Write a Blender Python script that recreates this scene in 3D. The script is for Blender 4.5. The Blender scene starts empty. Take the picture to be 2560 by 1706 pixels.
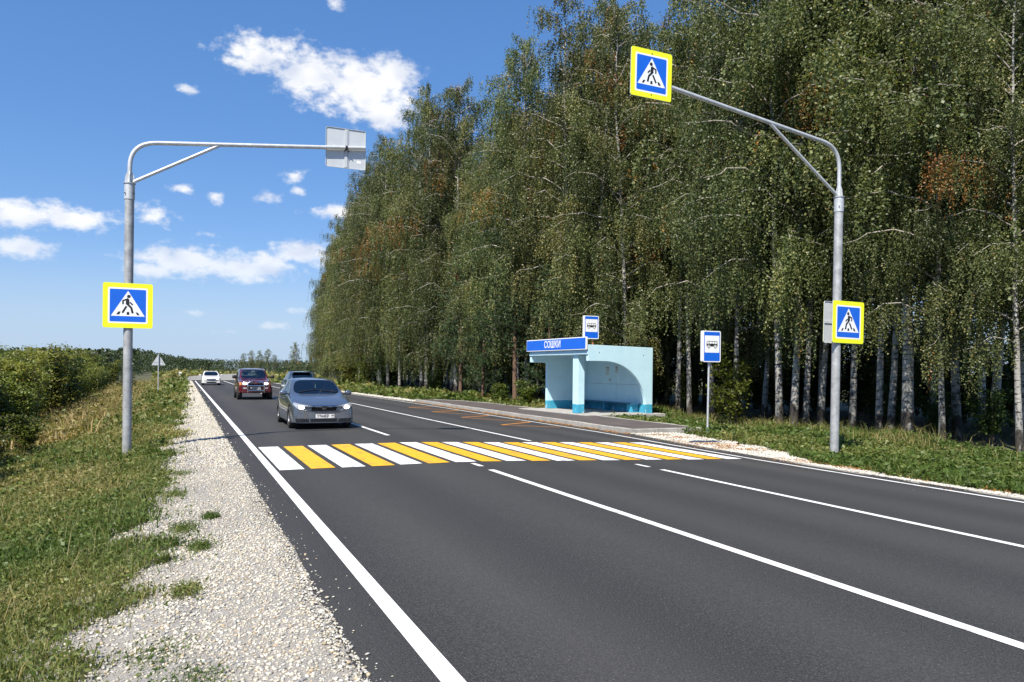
import bpy, bmesh, math, random
import numpy as np
from mathutils import Vector, Matrix
from mathutils.bvhtree import BVHTree

scene = bpy.context.scene
COL = scene.collection
R = math.radians

# ------------------------------------------------------------------ camera
# world frame: +y runs along the road, +x to the right of it, z = 0 at the road crown, metres
YAW = R(23.5665)
cam_d = bpy.data.cameras.new('camera')
cam_d.sensor_width = 36.0
cam_d.lens = 1880.0 / 2560.0 * 36.0
cam_d.shift_y = (928.59 - 853.0) / 2560.0
cam_d.clip_start = 0.05
cam_d.clip_end = 9000.0
cam = bpy.data.objects.new('camera', cam_d)
COL.objects.link(cam)
cam.matrix_world = (Matrix.Translation((0, 0, 1.7)) @ Matrix.Rotation(-YAW, 4, 'Z')
                    @ Matrix.Rotation(R(90), 4, 'X') @ Matrix.Rotation(R(0.6), 4, 'Z'))
scene.camera = cam

# ------------------------------------------------------------------ sky
SUN_EL = R(53.5)
SHADOW = Vector((0.757, 0.654))            # ground direction in which shadows fall
world = bpy.data.worlds.new('World')
scene.world = world
world.use_nodes = True
wn = world.node_tree.nodes
wl = world.node_tree.links
wn.clear()


def wnode(kind, **kw):
    n = wn.new(kind)
    for k, v in kw.items():
        setattr(n, k, v)
    return n


w_out = wnode('ShaderNodeOutputWorld')
w_bg = wnode('ShaderNodeBackground')
w_bg.inputs['Strength'].default_value = 0.082
wl.new(w_bg.outputs[0], w_out.inputs['Surface'])
sky = wnode('ShaderNodeTexSky', sky_type='NISHITA')
sky.sun_disc = False
sky.sun_elevation = SUN_EL
sky.sun_rotation = math.atan2(-SHADOW.x, -SHADOW.y)
sky.altitude = 150.0
sky.air_density = 1.0
sky.dust_density = 0.0
sky.ozone_density = 5.0
hsv = wnode('ShaderNodeHueSaturation')
hsv.inputs['Saturation'].default_value = 1.52
hsv.inputs['Value'].default_value = 2.0
gam = wnode('ShaderNodeGamma')
gam.inputs['Gamma'].default_value = 0.57
wl.new(sky.outputs[0], gam.inputs['Color'])
wl.new(gam.outputs[0], hsv.inputs['Color'])


def wmath(op, a, b=None, c=None, clamp=False):
    n = wnode('ShaderNodeMath', operation=op)
    n.use_clamp = clamp
    for i, v in enumerate((a, b, c)):
        if v is None:
            continue
        if isinstance(v, (int, float)):
            n.inputs[i].default_value = v
        else:
            wl.new(v, n.inputs[i])
    return n.outputs[0]


def wvec(op, a, b=None, c=None, out=0):
    n = wnode('ShaderNodeVectorMath', operation=op)
    for i, v in enumerate((a, b, c)):
        if v is None:
            continue
        if isinstance(v, tuple):
            n.inputs[i].default_value = v
        else:
            wl.new(v, n.inputs[i])
    return n.outputs[out]


def wnoise(vec, scale, detail, rough=0.55):
    n = wnode('ShaderNodeTexNoise')
    n.inputs['Scale'].default_value = scale
    n.inputs['Detail'].default_value = detail
    n.inputs['Roughness'].default_value = rough
    wl.new(vec, n.inputs['Vector'])
    return n


tc = wnode('ShaderNodeTexCoord')
sep = wnode('ShaderNodeSeparateXYZ')
wl.new(tc.outputs['Generated'], sep.inputs[0])
az = wmath('ARCTAN2', sep.outputs[0], sep.outputs[1])
el = wmath('ARCSINE', sep.outputs[2])
comb = wnode('ShaderNodeCombineXYZ')
wl.new(az, comb.inputs[0])
wl.new(el, comb.inputs[1])
dirp = comb.outputs[0]
# cumulus clouds: (azimuth, elevation, half width, half height) in radians
CLOUDS = [(0.0853, 0.3771, 0.0555, 0.0197), (0.1381, 0.3904, 0.0243, 0.0151), (0.1492, 0.3601, 0.0547, 0.029),
          (0.2096, 0.353, 0.0703, 0.0345), (0.2515, 0.3659, 0.0369, 0.0305), (0.2407, 0.3274, 0.0453, 0.0228),
          (-0.1719, 0.1659, 0.035, 0.0168), (-0.1198, 0.1695, 0.0509, 0.0145), (-0.0847, 0.1692, 0.0249, 0.0123),
          (-0.0342, 0.1797, 0.0296, 0.0166), (-0.1655, 0.1301, 0.0332, 0.0133), (-0.0034, 0.2116, 0.0176, 0.0091),
          (0.0336, 0.2101, 0.011, 0.0082), (0.0897, 0.2138, 0.0273, 0.0131), (0.1264, 0.2414, 0.0182, 0.0078),
          (0.1319, 0.226, 0.0107, 0.0063), (0.1809, 0.2013, 0.0398, 0.0086), (0.0241, 0.1636, 0.012, 0.0052),
          (0.0022, 0.1297, 0.0625, 0.0187), (0.047, 0.1262, 0.0567, 0.017), (0.0985, 0.1274, 0.0505, 0.0162),
          (0.1354, 0.1467, 0.0406, 0.0152), (0.1679, 0.1401, 0.0274, 0.0137), (-0.0359, 0.1158, 0.031, 0.0123),
          (0.1415, 0.0743, 0.0282, 0.0067), (0.0176, 0.0672, 0.0224, 0.0053), (0.1018, 0.0538, 0.0265, 0.0044),
          (0.0017, 0.324, 0.0137, 0.0057), (0.1782, 0.4405, 0.0121, 0.0082), (0.2209, 0.244, 0.0056, 0.0037),
          (0.0478, 0.0468, 0.0204, 0.0038),
          # the same kind of clouds over the rest of the sky
          (-0.75, 0.22, 0.11, 0.028), (-0.62, 0.36, 0.07, 0.03), (-1.25, 0.17, 0.15, 0.02), (-1.9, 0.3, 0.1, 0.04),
          (-2.6, 0.2, 0.16, 0.03), (2.8, 0.35, 0.12, 0.04), (2.1, 0.2, 0.15, 0.026), (1.5, 0.3, 0.1, 0.04)]
warp = wnoise(dirp, 12.0, 1.0)
wv = wvec('MULTIPLY_ADD', warp.outputs['Color'], (0.022, 0.014, 0.0), dirp)
wv = wvec('SUBTRACT', wv, (0.011, 0.007, 0.0))
field = None
under = None
for (ca, ce, wa, we) in CLOUDS:
    small = wa < 0.03                  # small clouds are thin and ragged
    ka, ke = (wa * 1.75, we * 1.9) if small else (wa * 1.18, we * 1.3)
    q = wvec('MULTIPLY_ADD', wv, (1.0 / ka, 1.0 / ke, 0.0), (-ca / ka, -ce / ke, 0.0))
    ln = wvec('LENGTH', q, out=1)
    if small:
        ln = wmath('ADD', ln, 0.47)
    if field is None:
        field = ln
    else:
        field = wmath('SMOOTH_MIN', field, ln, 0.25)
stretch = wvec('MULTIPLY', dirp, (1.0, 1.5, 1.0))
n1 = wnoise(stretch, 19.0, 7.0, 0.58)
body = wmath('SUBTRACT', 1.0, field)
n3 = wnoise(stretch, 58.0, 4.0, 0.6)
dens = wmath('MULTIPLY_ADD', wmath('SUBTRACT', n1.outputs['Fac'], 0.5), 1.75, body)
dens = wmath('MULTIPLY_ADD', wmath('SUBTRACT', n3.outputs['Fac'], 0.5), 1.25, dens)
mr = wnode('ShaderNodeMapRange', interpolation_type='SMOOTHSTEP')
wl.new(dens, mr.inputs['Value'])
mr.inputs['From Min'].default_value = -0.02
mr.inputs['From Max'].default_value = 0.72
alpha = mr.outputs[0]
# relief of the billows: density towards the sun against density here
lit = wvec('ADD', stretch, (-0.008, 0.026, 0.0))
n2 = wnoise(lit, 15.0, 2.0, 0.5)
n4 = wnoise(stretch, 15.0, 2.0, 0.5)
rel = wmath('SUBTRACT', n4.outputs['Fac'], n2.outputs['Fac'])
shade = wmath('MULTIPLY_ADD', rel, 0.9, 0.96)
shade = wmath('MINIMUM', wmath('MAXIMUM', shade, 0.74), 1.04)
ccol = wnode('ShaderNodeMix', data_type='RGBA')
ccol.inputs['A'].default_value = (4.9, 5.4, 6.5, 1)
ccol.inputs['B'].default_value = (7.5, 7.55, 7.7, 1)
mr2 = wnode('ShaderNodeMapRange')
mr2.inputs['From Min'].default_value = 0.74
mr2.inputs['From Max'].default_value = 1.0
wl.new(shade, mr2.inputs['Value'])
wl.new(mr2.outputs[0], ccol.inputs['Factor'])
# clouds near the horizon stand behind more air and let more of the sky colour through
air = wnode('ShaderNodeMapRange')
air.inputs['From Min'].default_value = 0.03
air.inputs['From Max'].default_value = 0.17
air.inputs['To Min'].default_value = 0.25
air.inputs['To Max'].default_value = 0.97
wl.new(el, air.inputs['Value'])
fac = wmath('MULTIPLY', alpha, air.outputs[0])
smix = wnode('ShaderNodeMix', data_type='RGBA')
wl.new(fac, smix.inputs['Factor'])
wb = wvec('MULTIPLY', hsv.outputs[0], (0.9, 0.93, 1.13))   # the phone's white balance
hz = wnode('ShaderNodeMapRange', interpolation_type='SMOOTHSTEP')
hz.inputs['From Min'].default_value = 0.0
hz.inputs['From Max'].default_value = 0.16
hz.inputs['To Min'].default_value = 0.85
hz.inputs['To Max'].default_value = 0.0
wl.new(el, hz.inputs['Value'])
hmix = wnode('ShaderNodeMix', data_type='RGBA')
wl.new(hz.outputs[0], hmix.inputs['Factor'])
wl.new(wb, hmix.inputs['A'])
hmix.inputs['B'].default_value = (3.35, 4.55, 6.1, 1)          # summer haze low over the horizon
wl.new(hmix.outputs['Result'], smix.inputs['A'])
wl.new(ccol.outputs['Result'], smix.inputs['B'])
wl.new(smix.outputs['Result'], w_bg.inputs['Color'])
world.cycles.sampling_method = 'NONE'

# ------------------------------------------------------------------ sun
sun_d = bpy.data.lights.new('sun', 'SUN')
sun_d.energy = 5.0
sun_d.angle = R(0.53)
sun_d.color = (1.0, 0.93, 0.81)
sun = bpy.data.objects.new('sun', sun_d)
COL.objects.link(sun)
sd = Vector((SHADOW.x * math.cos(SUN_EL), SHADOW.y * math.cos(SUN_EL), -math.sin(SUN_EL)))
sun.rotation_euler = sd.to_track_quat('-Z', 'Y').to_euler()
sun.location = (-20, -20, 40)

scene.view_settings.view_transform = 'Standard'
scene.view_settings.look = 'None'
scene.view_settings.gamma = 1.0
scene.view_settings.use_curve_mapping = False
scene.view_settings.exposure = 0.75
scene.cycles.max_bounces = 6
scene.cycles.transparent_max_bounces = 8

# ------------------------------------------------------------------ helpers
rng = np.random.default_rng(7)


def tag(o, label=None, cat=None, group=None, kind=None):
    if label:
        o['label'] = label
    if cat:
        o['category'] = cat
    if group:
        o['group'] = group
    if kind:
        o['kind'] = kind
    return o


def empty(name, loc, rz=0.0):
    o = bpy.data.objects.new(name, None)
    o.empty_display_size = 0.3
    o.location = loc
    o.rotation_euler = (0, 0, rz)
    COL.objects.link(o)
    return o


def link(name, me, parent=None):
    o = bpy.data.objects.new(name, me)
    COL.objects.link(o)
    if parent is not None:
        o.parent = parent
    return o


def np_mesh(name, V, polys, mat=None, tint=None, smooth=False):
    """V: (n,3); polys: list of (m,k) index arrays; tint: (n,3) vertex colours"""
    me = bpy.data.meshes.new(name)
    V = np.asarray(V, dtype=np.float32)
    polys = [np.asarray(p, dtype=np.int32) for p in polys if len(p)]
    me.vertices.add(len(V))
    me.vertices.foreach_set('co', V.ravel())
    idx = np.concatenate([p.ravel() for p in polys])
    tot = np.concatenate([np.full(len(p), p.shape[1], dtype=np.int32) for p in polys])
    start = np.concatenate([[0], np.cumsum(tot)[:-1]]).astype(np.int32)
    me.loops.add(len(idx))
    me.loops.foreach_set('vertex_index', idx)
    me.polygons.add(len(tot))
    me.polygons.foreach_set('loop_start', start)
    me.polygons.foreach_set('loop_total', tot)
    if smooth:
        me.polygons.foreach_set('use_smooth', np.ones(len(tot), dtype=bool))
    if tint is not None:
        at = me.color_attributes.new('tint', 'FLOAT_COLOR', 'POINT')
        c = np.ones((len(V), 4), dtype=np.float32)
        c[:, :3] = tint
        at.data.foreach_set('color', c.ravel())
    me.update(calc_edges=True)
    if mat:
        me.materials.append(mat)
    return me


class MB:
    """collects simple solids and links them as one mesh object"""

    def __init__(self):
        self.v = []
        self.f = []

    def add(self, vs, fs):
        n = len(self.v)
        self.v += [tuple(p) for p in vs]
        self.f += [tuple(i + n for i in f) for f in fs]
        return self

    def box(self, x0, x1, y0, y1, z0, z1):
        return self.add([(x0, y0, z0), (x1, y0, z0), (x1, y1, z0), (x0, y1, z0), (x0, y0, z1), (x1, y0, z1), (x1, y1, z1), (x0, y1, z1)],
                        [(0, 3, 2, 1), (4, 5, 6, 7), (0, 1, 5, 4), (1, 2, 6, 5), (2, 3, 7, 6), (3, 0, 4, 7)])

    def tube(self, pts, rad, n=12, cap=True):
        V, Q = tube_np(np.array(pts, dtype=float), rad, n)
        base = len(self.v)
        self.v += [tuple(p) for p in V]
        self.f += [tuple(int(i) + base for i in q) for q in Q]
        if cap:
            m = len(pts)
            self.f.append(tuple(base + i for i in range(n))[::-1])
            self.f.append(tuple(base + (m - 1) * n + i for i in range(n)))
        return self

    def prism(self, poly, y0, y1):
        """polygon given in (x, z), extruded along y"""
        n = len(poly)
        vs = [(p[0], y0, p[1]) for p in poly] + [(p[0], y1, p[1]) for p in poly]
        fs = [tuple(range(n)), tuple(range(2 * n - 1, n - 1, -1))]
        fs += [(i, i + n, (i + 1) % n + n, (i + 1) % n) for i in range(n)]
        return self.add(vs, fs)

    def build(self, name, mat, parent=None, bevel=0.0, smooth=False, seg=2):
        me = bpy.data.meshes.new(name)
        me.from_pydata(self.v, [], self.f)
        bm = bmesh.new()
        bm.from_mesh(me)
        bmesh.ops.recalc_face_normals(bm, faces=bm.faces)
        if bevel > 0:
            bmesh.ops.bevel(bm, geom=list(bm.edges), offset=bevel, segments=seg, profile=0.6, affect='EDGES')
        bm.to_mesh(me)
        bm.free()
        if smooth:
            me.polygons.foreach_set('use_smooth', [True] * len(me.polygons))
            me.set_sharp_from_angle(angle=R(40))
        me.materials.append(mat)
        return link(name, me, parent)


def tube_np(P, rad, n):
    m = len(P)
    rad = np.broadcast_to(np.asarray(rad, dtype=float), (m,))
    T = np.gradient(P, axis=0) if m > 2 else np.repeat((P[1:] - P[:1]), m, axis=0)
    T = T / (np.linalg.norm(T, axis=1, keepdims=True) + 1e-9)
    ref = np.array([1.0, 0, 0]) if abs(T[:, 0]).mean() < 0.7 else np.array([0, 1.0, 0])
    A = np.cross(T, ref)
    A /= (np.linalg.norm(A, axis=1, keepdims=True) + 1e-9)
    B = np.cross(T, A)
    th = np.arange(n) * 2 * math.pi / n
    V = P[:, None, :] + rad[:, None, None] * (np.cos(th)[None, :, None] * A[:, None, :] + np.sin(th)[None, :, None] * B[:, None, :])
    i = np.arange(m - 1)[:, None] * n
    j = np.arange(n)[None, :]
    j2 = (j + 1) % n
    Q = np.stack([i + j, i + j2, i + n + j2, i + n + j], axis=-1).reshape(-1, 4)
    return V.reshape(-1, 3), Q


def vnoise(x, y, seed=0):
    """smooth value noise in numpy, 0..1"""
    r = np.random.default_rng(seed).random((64, 64))
    x = np.asarray(x, float)
    y = np.asarray(y, float)
    xi = np.floor(x).astype(int)
    yi = np.floor(y).astype(int)
    fx = x - xi
    fy = y - yi
    fx = fx * fx * (3 - 2 * fx)
    fy = fy * fy * (3 - 2 * fy)
    g = lambda a, b: r[a % 64, b % 64]
    return (g(xi, yi) * (1 - fx) + g(xi + 1, yi) * fx) * (1 - fy) + (g(xi, yi + 1) * (1 - fx) + g(xi + 1, yi + 1) * fx) * fy


# ------------------------------------------------------------------ materials
class NT:
    """small wrapper for building node materials"""

    def __init__(self, name):
        self.m = bpy.data.materials.new(name)
        self.m.use_nodes = True
        self.n = self.m.node_tree.nodes
        self.l = self.m.node_tree.links
        self.b = self.n['Principled BSDF']
        self.out = self.n['Material Output']

    def node(self, kind, **kw):
        n = self.n.new(kind)
        for k, v in kw.items():
            setattr(n, k, v)
        return n

    def set(self, node, **kw):
        for k, v in kw.items():
            s = node.inputs[k.replace('_', ' ')]
            if hasattr(v, 'is_linked') or hasattr(v, 'links'):
                self.l.new(v, s)
            else:
                s.default_value = v
        return node

    def coord(self, which='Object', scale=(1, 1, 1)):
        t = self.node('ShaderNodeTexCoord')
        mp = self.node('ShaderNodeMapping')
        mp.inputs['Scale'].default_value = scale
        self.l.new(t.outputs[which], mp.inputs['Vector'])
        return mp.outputs[0]

    def noise(self, vec, scale, detail=4, rough=0.55, out='Fac'):
        n = self.node('ShaderNodeTexNoise')
        self.set(n, Scale=scale, Detail=detail, Roughness=rough)
        if vec is not None:
            self.l.new(vec, n.inputs['Vector'])
        return n.outputs[out]

    def voronoi(self, vec, scale, feature='F1', out='Distance'):
        n = self.node('ShaderNodeTexVoronoi', feature=feature)
        self.set(n, Scale=scale)
        if vec is not None:
            self.l.new(vec, n.inputs['Vector'])
        return n.outputs[out]

    def ramp(self, fac, stops):
        n = self.node('ShaderNodeValToRGB')
        e = n.color_ramp.elements
        while len(e) < len(stops):
            e.new(0.5)
        for s, (p, c) in zip(e, stops):
            s.position = p
            s.color = c if len(c) == 4 else (*c, 1)
        self.l.new(fac, n.inputs['Fac'])
        return n.outputs['Color']

    def math(self, op, a, b=None, clamp=False):
        n = self.node('ShaderNodeMath', operation=op)
        n.use_clamp = clamp
        for i, v in enumerate((a, b)):
            if v is None:
                continue
            if isinstance(v, (int, float)):
                n.inputs[i].default_value = v
            else:
                self.l.new(v, n.inputs[i])
        return n.outputs[0]

    def mix(self, fac, a, b, mode='MIX'):
        n = self.node('ShaderNodeMix', data_type='RGBA', blend_type=mode)
        for k, v in (('Factor', fac), ('A', a), ('B', b)):
            if isinstance(v, (int, float)):
                n.inputs[k].default_value = v
            elif isinstance(v, tuple):
                n.inputs[k].default_value = v if len(v) == 4 else (*v, 1)
            else:
                self.l.new(v, n.inputs[k])
        return n.outputs['Result']

    def bump(self, height, strength=0.3, dist=0.01):
        n = self.node('ShaderNodeBump')
        self.set(n, Strength=strength, Distance=dist)
        self.l.new(height, n.inputs['Height'])
        self.l.new(n.outputs[0], self.b.inputs['Normal'])

    def base(self, v):
        if isinstance(v, tuple):
            self.b.inputs['Base Color'].default_value = v if len(v) == 4 else (*v, 1)
        else:
            self.l.new(v, self.b.inputs['Base Color'])
        return self


def plain(name, col, rough=0.6, metal=0.0, vary=0.12, scale=6.0, coat=0.0, spec=None):
    """procedural material: a base colour with soft mottling and slight relief"""
    t = NT(name)
    c = t.coord()
    n = t.noise(c, scale, 5)
    lo = tuple(max(0, x * (1 - vary)) for x in col)
    hi = tuple(min(1, x * (1 + vary)) for x in col)
    t.base(t.ramp(n, [(0.3, lo), (0.7, hi)]))
    t.b.inputs['Roughness'].default_value = rough
    t.b.inputs['Metallic'].default_value = metal
    if coat:
        t.b.inputs['Coat Weight'].default_value = coat
        t.b.inputs['Coat Roughness'].default_value = 0.04
    if spec is not None:
        t.b.inputs['Specular IOR Level'].default_value = spec
    return t.m


def leaf_mat(name, transl=0.35, rough=0.5, hue=0.03, val=0.25):
    """leaf faces carry their own colour in the attribute 'tint'; each plant differs a little"""
    t = NT(name)
    a = t.node('ShaderNodeAttribute', attribute_name='tint')
    oi = t.node('ShaderNodeObjectInfo')
    h = t.node('ShaderNodeHueSaturation')
    t.l.new(a.outputs['Color'], h.inputs['Color'])
    hm = t.node('ShaderNodeMapRange')
    t.set(hm, To_Min=0.5 - hue, To_Max=0.5 + hue)
    t.l.new(oi.outputs['Random'], hm.inputs['Value'])
    t.l.new(hm.outputs[0], h.inputs['Hue'])
    vm = t.node('ShaderNodeMapRange')
    t.set(vm, To_Min=1 - val, To_Max=1 + val)
    m2 = t.math('FRACT', t.math('MULTIPLY', oi.outputs['Random'], 7.31))
    t.l.new(m2, vm.inputs['Value'])
    t.l.new(vm.outputs[0], h.inputs['Value'])
    t.base(h.outputs[0])
    t.b.inputs['Roughness'].default_value = rough
    t.b.inputs['Specular IOR Level'].default_value = 0.35
    tr = t.node('ShaderNodeBsdfTranslucent')
    g = t.mix(1.0, h.outputs[0], (1.25, 1.3, 0.55), 'MULTIPLY')
    t.l.new(g, tr.inputs['Color'])
    mx = t.node('ShaderNodeMixShader')
    mx.inputs[0].default_value = transl
    t.l.new(t.b.outputs[0], mx.inputs[1])
    t.l.new(tr.outputs[0], mx.inputs[2])
    t.l.new(mx.outputs[0], t.out.inputs['Surface'])
    return t.m


M = {}
M['galv'] = plain('galvanised_steel', (0.50, 0.52, 0.54), 0.5, 0.35, 0.14, 9)
M['galv_dull'] = plain('weathered_zinc', (0.36, 0.37, 0.38), 0.55, 0.3, 0.25, 7)
M['sign_back'] = plain('painted_sheet_grey', (0.50, 0.53, 0.56), 0.5, 0.1, 0.05, 4)
M['sign_yellow'] = plain('fluorescent_yellow_film', (0.80, 0.86, 0.015), 0.45, 0, 0.03, 3)
M['sign_white'] = plain('white_reflective_film', (0.80, 0.81, 0.82), 0.4, 0, 0.03, 4)
M['sign_blue'] = plain('blue_reflective_film', (0.006, 0.115, 0.62), 0.4, 0, 0.05, 4)
M['sign_black'] = plain('black_film', (0.012, 0.012, 0.014), 0.5, 0, 0.1, 4)
M['rust_post'] = plain('rusty_orange_post', (0.45, 0.16, 0.07), 0.7, 0, 0.3, 12)
M['dark_metal'] = plain('dark_bolt_steel', (0.05, 0.05, 0.055), 0.45, 0.6, 0.2, 20)

# ------------------------------------------------------------------ terrain
def z_road(x):
    x = np.asarray(x, float)
    return np.where(x < 4.85, -(4.85 - x) * 0.006, -(x - 4.85) * 0.029)


def asphalt_right(y):
    return np.interp(y, [-60, 11, 15.5, 19.9, 30, 44, 46, 60, 100, 118], [11.95, 11.95, 12.25, 12.78, 12.8, 12.98, 12.75, 12.15, 11.2, 8.8])


ASPH_L = 0.95


def ground_z(x, y):
    """bare ground beside the road"""
    x = np.asarray(x, float)
    y = np.asarray(y, float)
    left = np.interp(-x, [-0.95, 0.0, 0.5, 1.1, 2.0, 3.5, 5.5, 9.0, 40.0, 400.0], [-0.03, -0.075, -0.12, -0.24, -0.45, -0.86, -1.25, -1.45, -1.5, -1.0])
    right = np.interp(x, [11.9, 12.6, 14.0, 16.0, 20.0, 26.0, 60.0, 400.0], [-0.215, -0.235, -0.235, -0.31, -0.40, -0.45, -0.5, -0.5])
    mid = z_road(x) - 0.06
    z = np.where(x < 0.95, left, np.where(x > 11.95, right, mid))
    under = (x > 0.95) & (x < asphalt_right(y)) & (y < 120)
    z = np.where(under, np.minimum(z, z_road(x) - 0.06), z)
    bumps = (vnoise(x * 0.9 + 11, y * 0.9 + 5, 3) - 0.5) * 0.10 + (vnoise(x * 0.31, y * 0.31, 4) - 0.5) * 0.16
    off = np.clip(np.where(x < 0.5, -0.3 - x, x - 13.2), 0, 2.0) / 2.0
    # past the new asphalt the left bank levels off and the land rises very gently
    far = np.clip((y - 60) / 120.0, 0, 1)
    z = np.where(x < 0.5, z * (1 - 0.55 * far), z)
    return z + bumps * off


xs = np.concatenate([-np.geomspace(1600, 9, 26), np.arange(-8.5, -0.6, 0.45), [-0.5, 0.0, 0.5, 0.95], [2, 4.85, 8, 10, 11, 11.95, 12.3, 12.6, 13.0],
                     np.arange(13.5, 26, 0.6), np.geomspace(27, 1600, 24)])
ys = np.concatenate([np.arange(-40, 0, 4.0), np.arange(0, 70, 0.7), np.arange(70, 130, 2.5), np.geomspace(132, 5200, 30)])
GX, GY = np.meshgrid(xs, ys)
GZ = ground_z(GX, GY)
V = np.stack([GX, GY, GZ], -1).reshape(-1, 3)
nx = len(xs)
ii, jj = np.meshgrid(np.arange(len(ys) - 1), np.arange(nx - 1), indexing='ij')
Q = np.stack([ii * nx + jj, ii * nx + jj + 1, (ii + 1) * nx + jj + 1, (ii + 1) * nx + jj], -1).reshape(-1, 4)
t = NT('verge_soil_and_turf')
c = t.coord()
a = t.noise(c, 0.5, 6)
b = t.noise(c, 14, 5)
col = t.ramp(a, [(0.32, (0.035, 0.05, 0.014)), (0.5, (0.06, 0.07, 0.022)), (0.66, (0.11, 0.088, 0.038))])
t.base(t.mix(t.math('MULTIPLY', b, 0.5), col, (0.05, 0.038, 0.022)))
t.b.inputs['Roughness'].default_value = 0.95
t.bump(b, 0.6, 0.05)
M['soil'] = t.m
g = link('ground', np_mesh('ground', V, [Q], M['soil'], smooth=True))
tag(g, kind='structure')

# ------------------------------------------------------------------ road
t = NT('dark_new_asphalt')
c = t.coord()
fine = t.noise(c, 85, 4, 0.75)
med = t.noise(c, 26, 4, 0.6)
big = t.noise(t.coord('Object', (0.75, 0.035, 1)), 1.0, 4, 0.55)      # long lighter and darker strips along the lanes
stain = t.noise(c, 0.35, 4)
agg = t.voronoi(c, 95)
col = t.ramp(big, [(0.32, (0.019, 0.019, 0.021)), (0.52, (0.027, 0.0265, 0.0265)), (0.70, (0.044, 0.042, 0.040))])
col = t.mix(t.ramp(stain, [(0.35, (0, 0, 0)), (0.7, (0.35, 0.35, 0.35))]), col, (0.028, 0.028, 0.034))
col = t.mix(t.ramp(fine, [(0.4, (0, 0, 0)), (0.72, (1, 1, 1))]), t.mix(0.6, col, (0.006, 0.006, 0.007)), t.mix(0.32, col, (0.17, 0.17, 0.17)))
# paler wheel paths, two in each lane, and scattered pale chips of aggregate
sx = t.node('ShaderNodeSeparateXYZ')
t.l.new(c, sx.inputs[0])
wob_ = t.math('MULTIPLY', t.math('SUBTRACT', t.noise(t.coord('Object', (0.2, 0.06, 1)), 1.0, 2), 0.5), 0.5)
fr_ = t.math('MULTIPLY', t.math('ADD', t.math('SUBTRACT', sx.outputs[0], 1.4), wob_), 4 * math.pi / 3.4)
path = t.math('SUBTRACT', 0.5, t.math('MULTIPLY', t.math('COSINE', fr_), 0.5))
path = t.math('MULTIPLY', path, t.math('MULTIPLY', t.noise(t.coord('Object', (0.5, 0.12, 1)), 1.0, 4), 0.55))
col = t.mix(path, col, (0.066, 0.065, 0.064))
chips = t.ramp(t.voronoi(c, 34), [(0.07, (1, 1, 1)), (0.12, (0, 0, 0))])
col = t.mix(t.math('MULTIPLY', chips, 0.75), col, (0.20, 0.20, 0.195))
t.base(col)
t.b.inputs['Roughness'].default_value = 0.82
t.b.inputs['Specular IOR Level'].default_value = 0.35
t.bump(t.math('ADD', agg, t.math('MULTIPLY', fine, 0.6)), 0.55, 0.006)
M['asphalt'] = t.m


def sheet(name, xl, xr, yv, mat, lift, parent=None, nxs=14, wob=None):
    """a strip that follows the road surface: xl(y), xr(y) its sides"""
    xl = np.broadcast_to(xl, yv.shape).astype(float).copy()
    xr = np.broadcast_to(xr, yv.shape).astype(float).copy()
    if wob is not None:
        xl += wob[0]
        xr += wob[1]
    u = np.linspace(0, 1, nxs)[None, :]
    X = xl[:, None] * (1 - u) + xr[:, None] * u
    if nxs > 6:                                   # keep a vertex row on the crown so that the sheet bends there
        k = np.argmin(abs(X[0] - 4.85))
        X[:, k] = np.clip(4.85, X[:, 0], X[:, -1])
    Y = np.broadcast_to(yv[:, None], X.shape)
    Z = z_road(X) + lift
    n = X.shape[1]
    V = np.stack([X, Y, Z], -1).reshape(-1, 3)
    i, j = np.meshgrid(np.arange(len(yv) - 1), np.arange(n - 1), indexing='ij')
    Q = np.stack([i * n + j, i * n + j + 1, (i + 1) * n + j + 1, (i + 1) * n + j], -1).reshape(-1, 4)
    return link(name, np_mesh(name, V, [Q], mat, smooth=True), parent)


yv = np.concatenate([np.arange(-30, 60, 0.5), np.arange(60, 112.1, 2.0)])
w_l = (vnoise(yv * 1.7, yv * 0, 21) - 0.5) * 0.10
w_r = (vnoise(yv * 1.3, yv * 0, 22) - 0.5) * 0.10 * (yv < 19)
road = sheet('road', ASPH_L, asphalt_right(yv), yv, M['asphalt'], 0.0, None, 14, (w_l, w_r))
tag(road, kind='structure')

t = NT('old_pale_asphalt')
c = t.coord()
n_ = t.noise(c, 0.4, 5)
t.base(t.ramp(n_, [(0.3, (0.17, 0.165, 0.155)), (0.7, (0.27, 0.26, 0.245))]))
t.b.inputs['Roughness'].default_value = 0.9
M['old_asphalt'] = t.m
# beyond the new surfacing the old pale road bends to the right
yo = np.concatenate([np.arange(112, 150, 4.0), np.geomspace(152, 700, 30)])
xo = np.where(yo < 125, 5.0, 5.0 + ((yo - 125) / 60.0) ** 2 * 6.0)
vv = []
for sgn, wdt in ((-1, 5.2), (1, 4.8)):
    vv.append(np.stack([xo + sgn * wdt, yo, np.full_like(yo, 0.03) + np.clip((yo - 112) / 90, 0, 1) * 0.22], -1))
V = np.stack(vv, 1).reshape(-1, 3)
k = np.arange(len(yo) - 1) * 2
old = link('old_road', np_mesh('old_road', V, [np.stack([k, k + 1, k + 3, k + 2], -1)], M['old_asphalt'], smooth=True))
tag(old, kind='structure')


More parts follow.
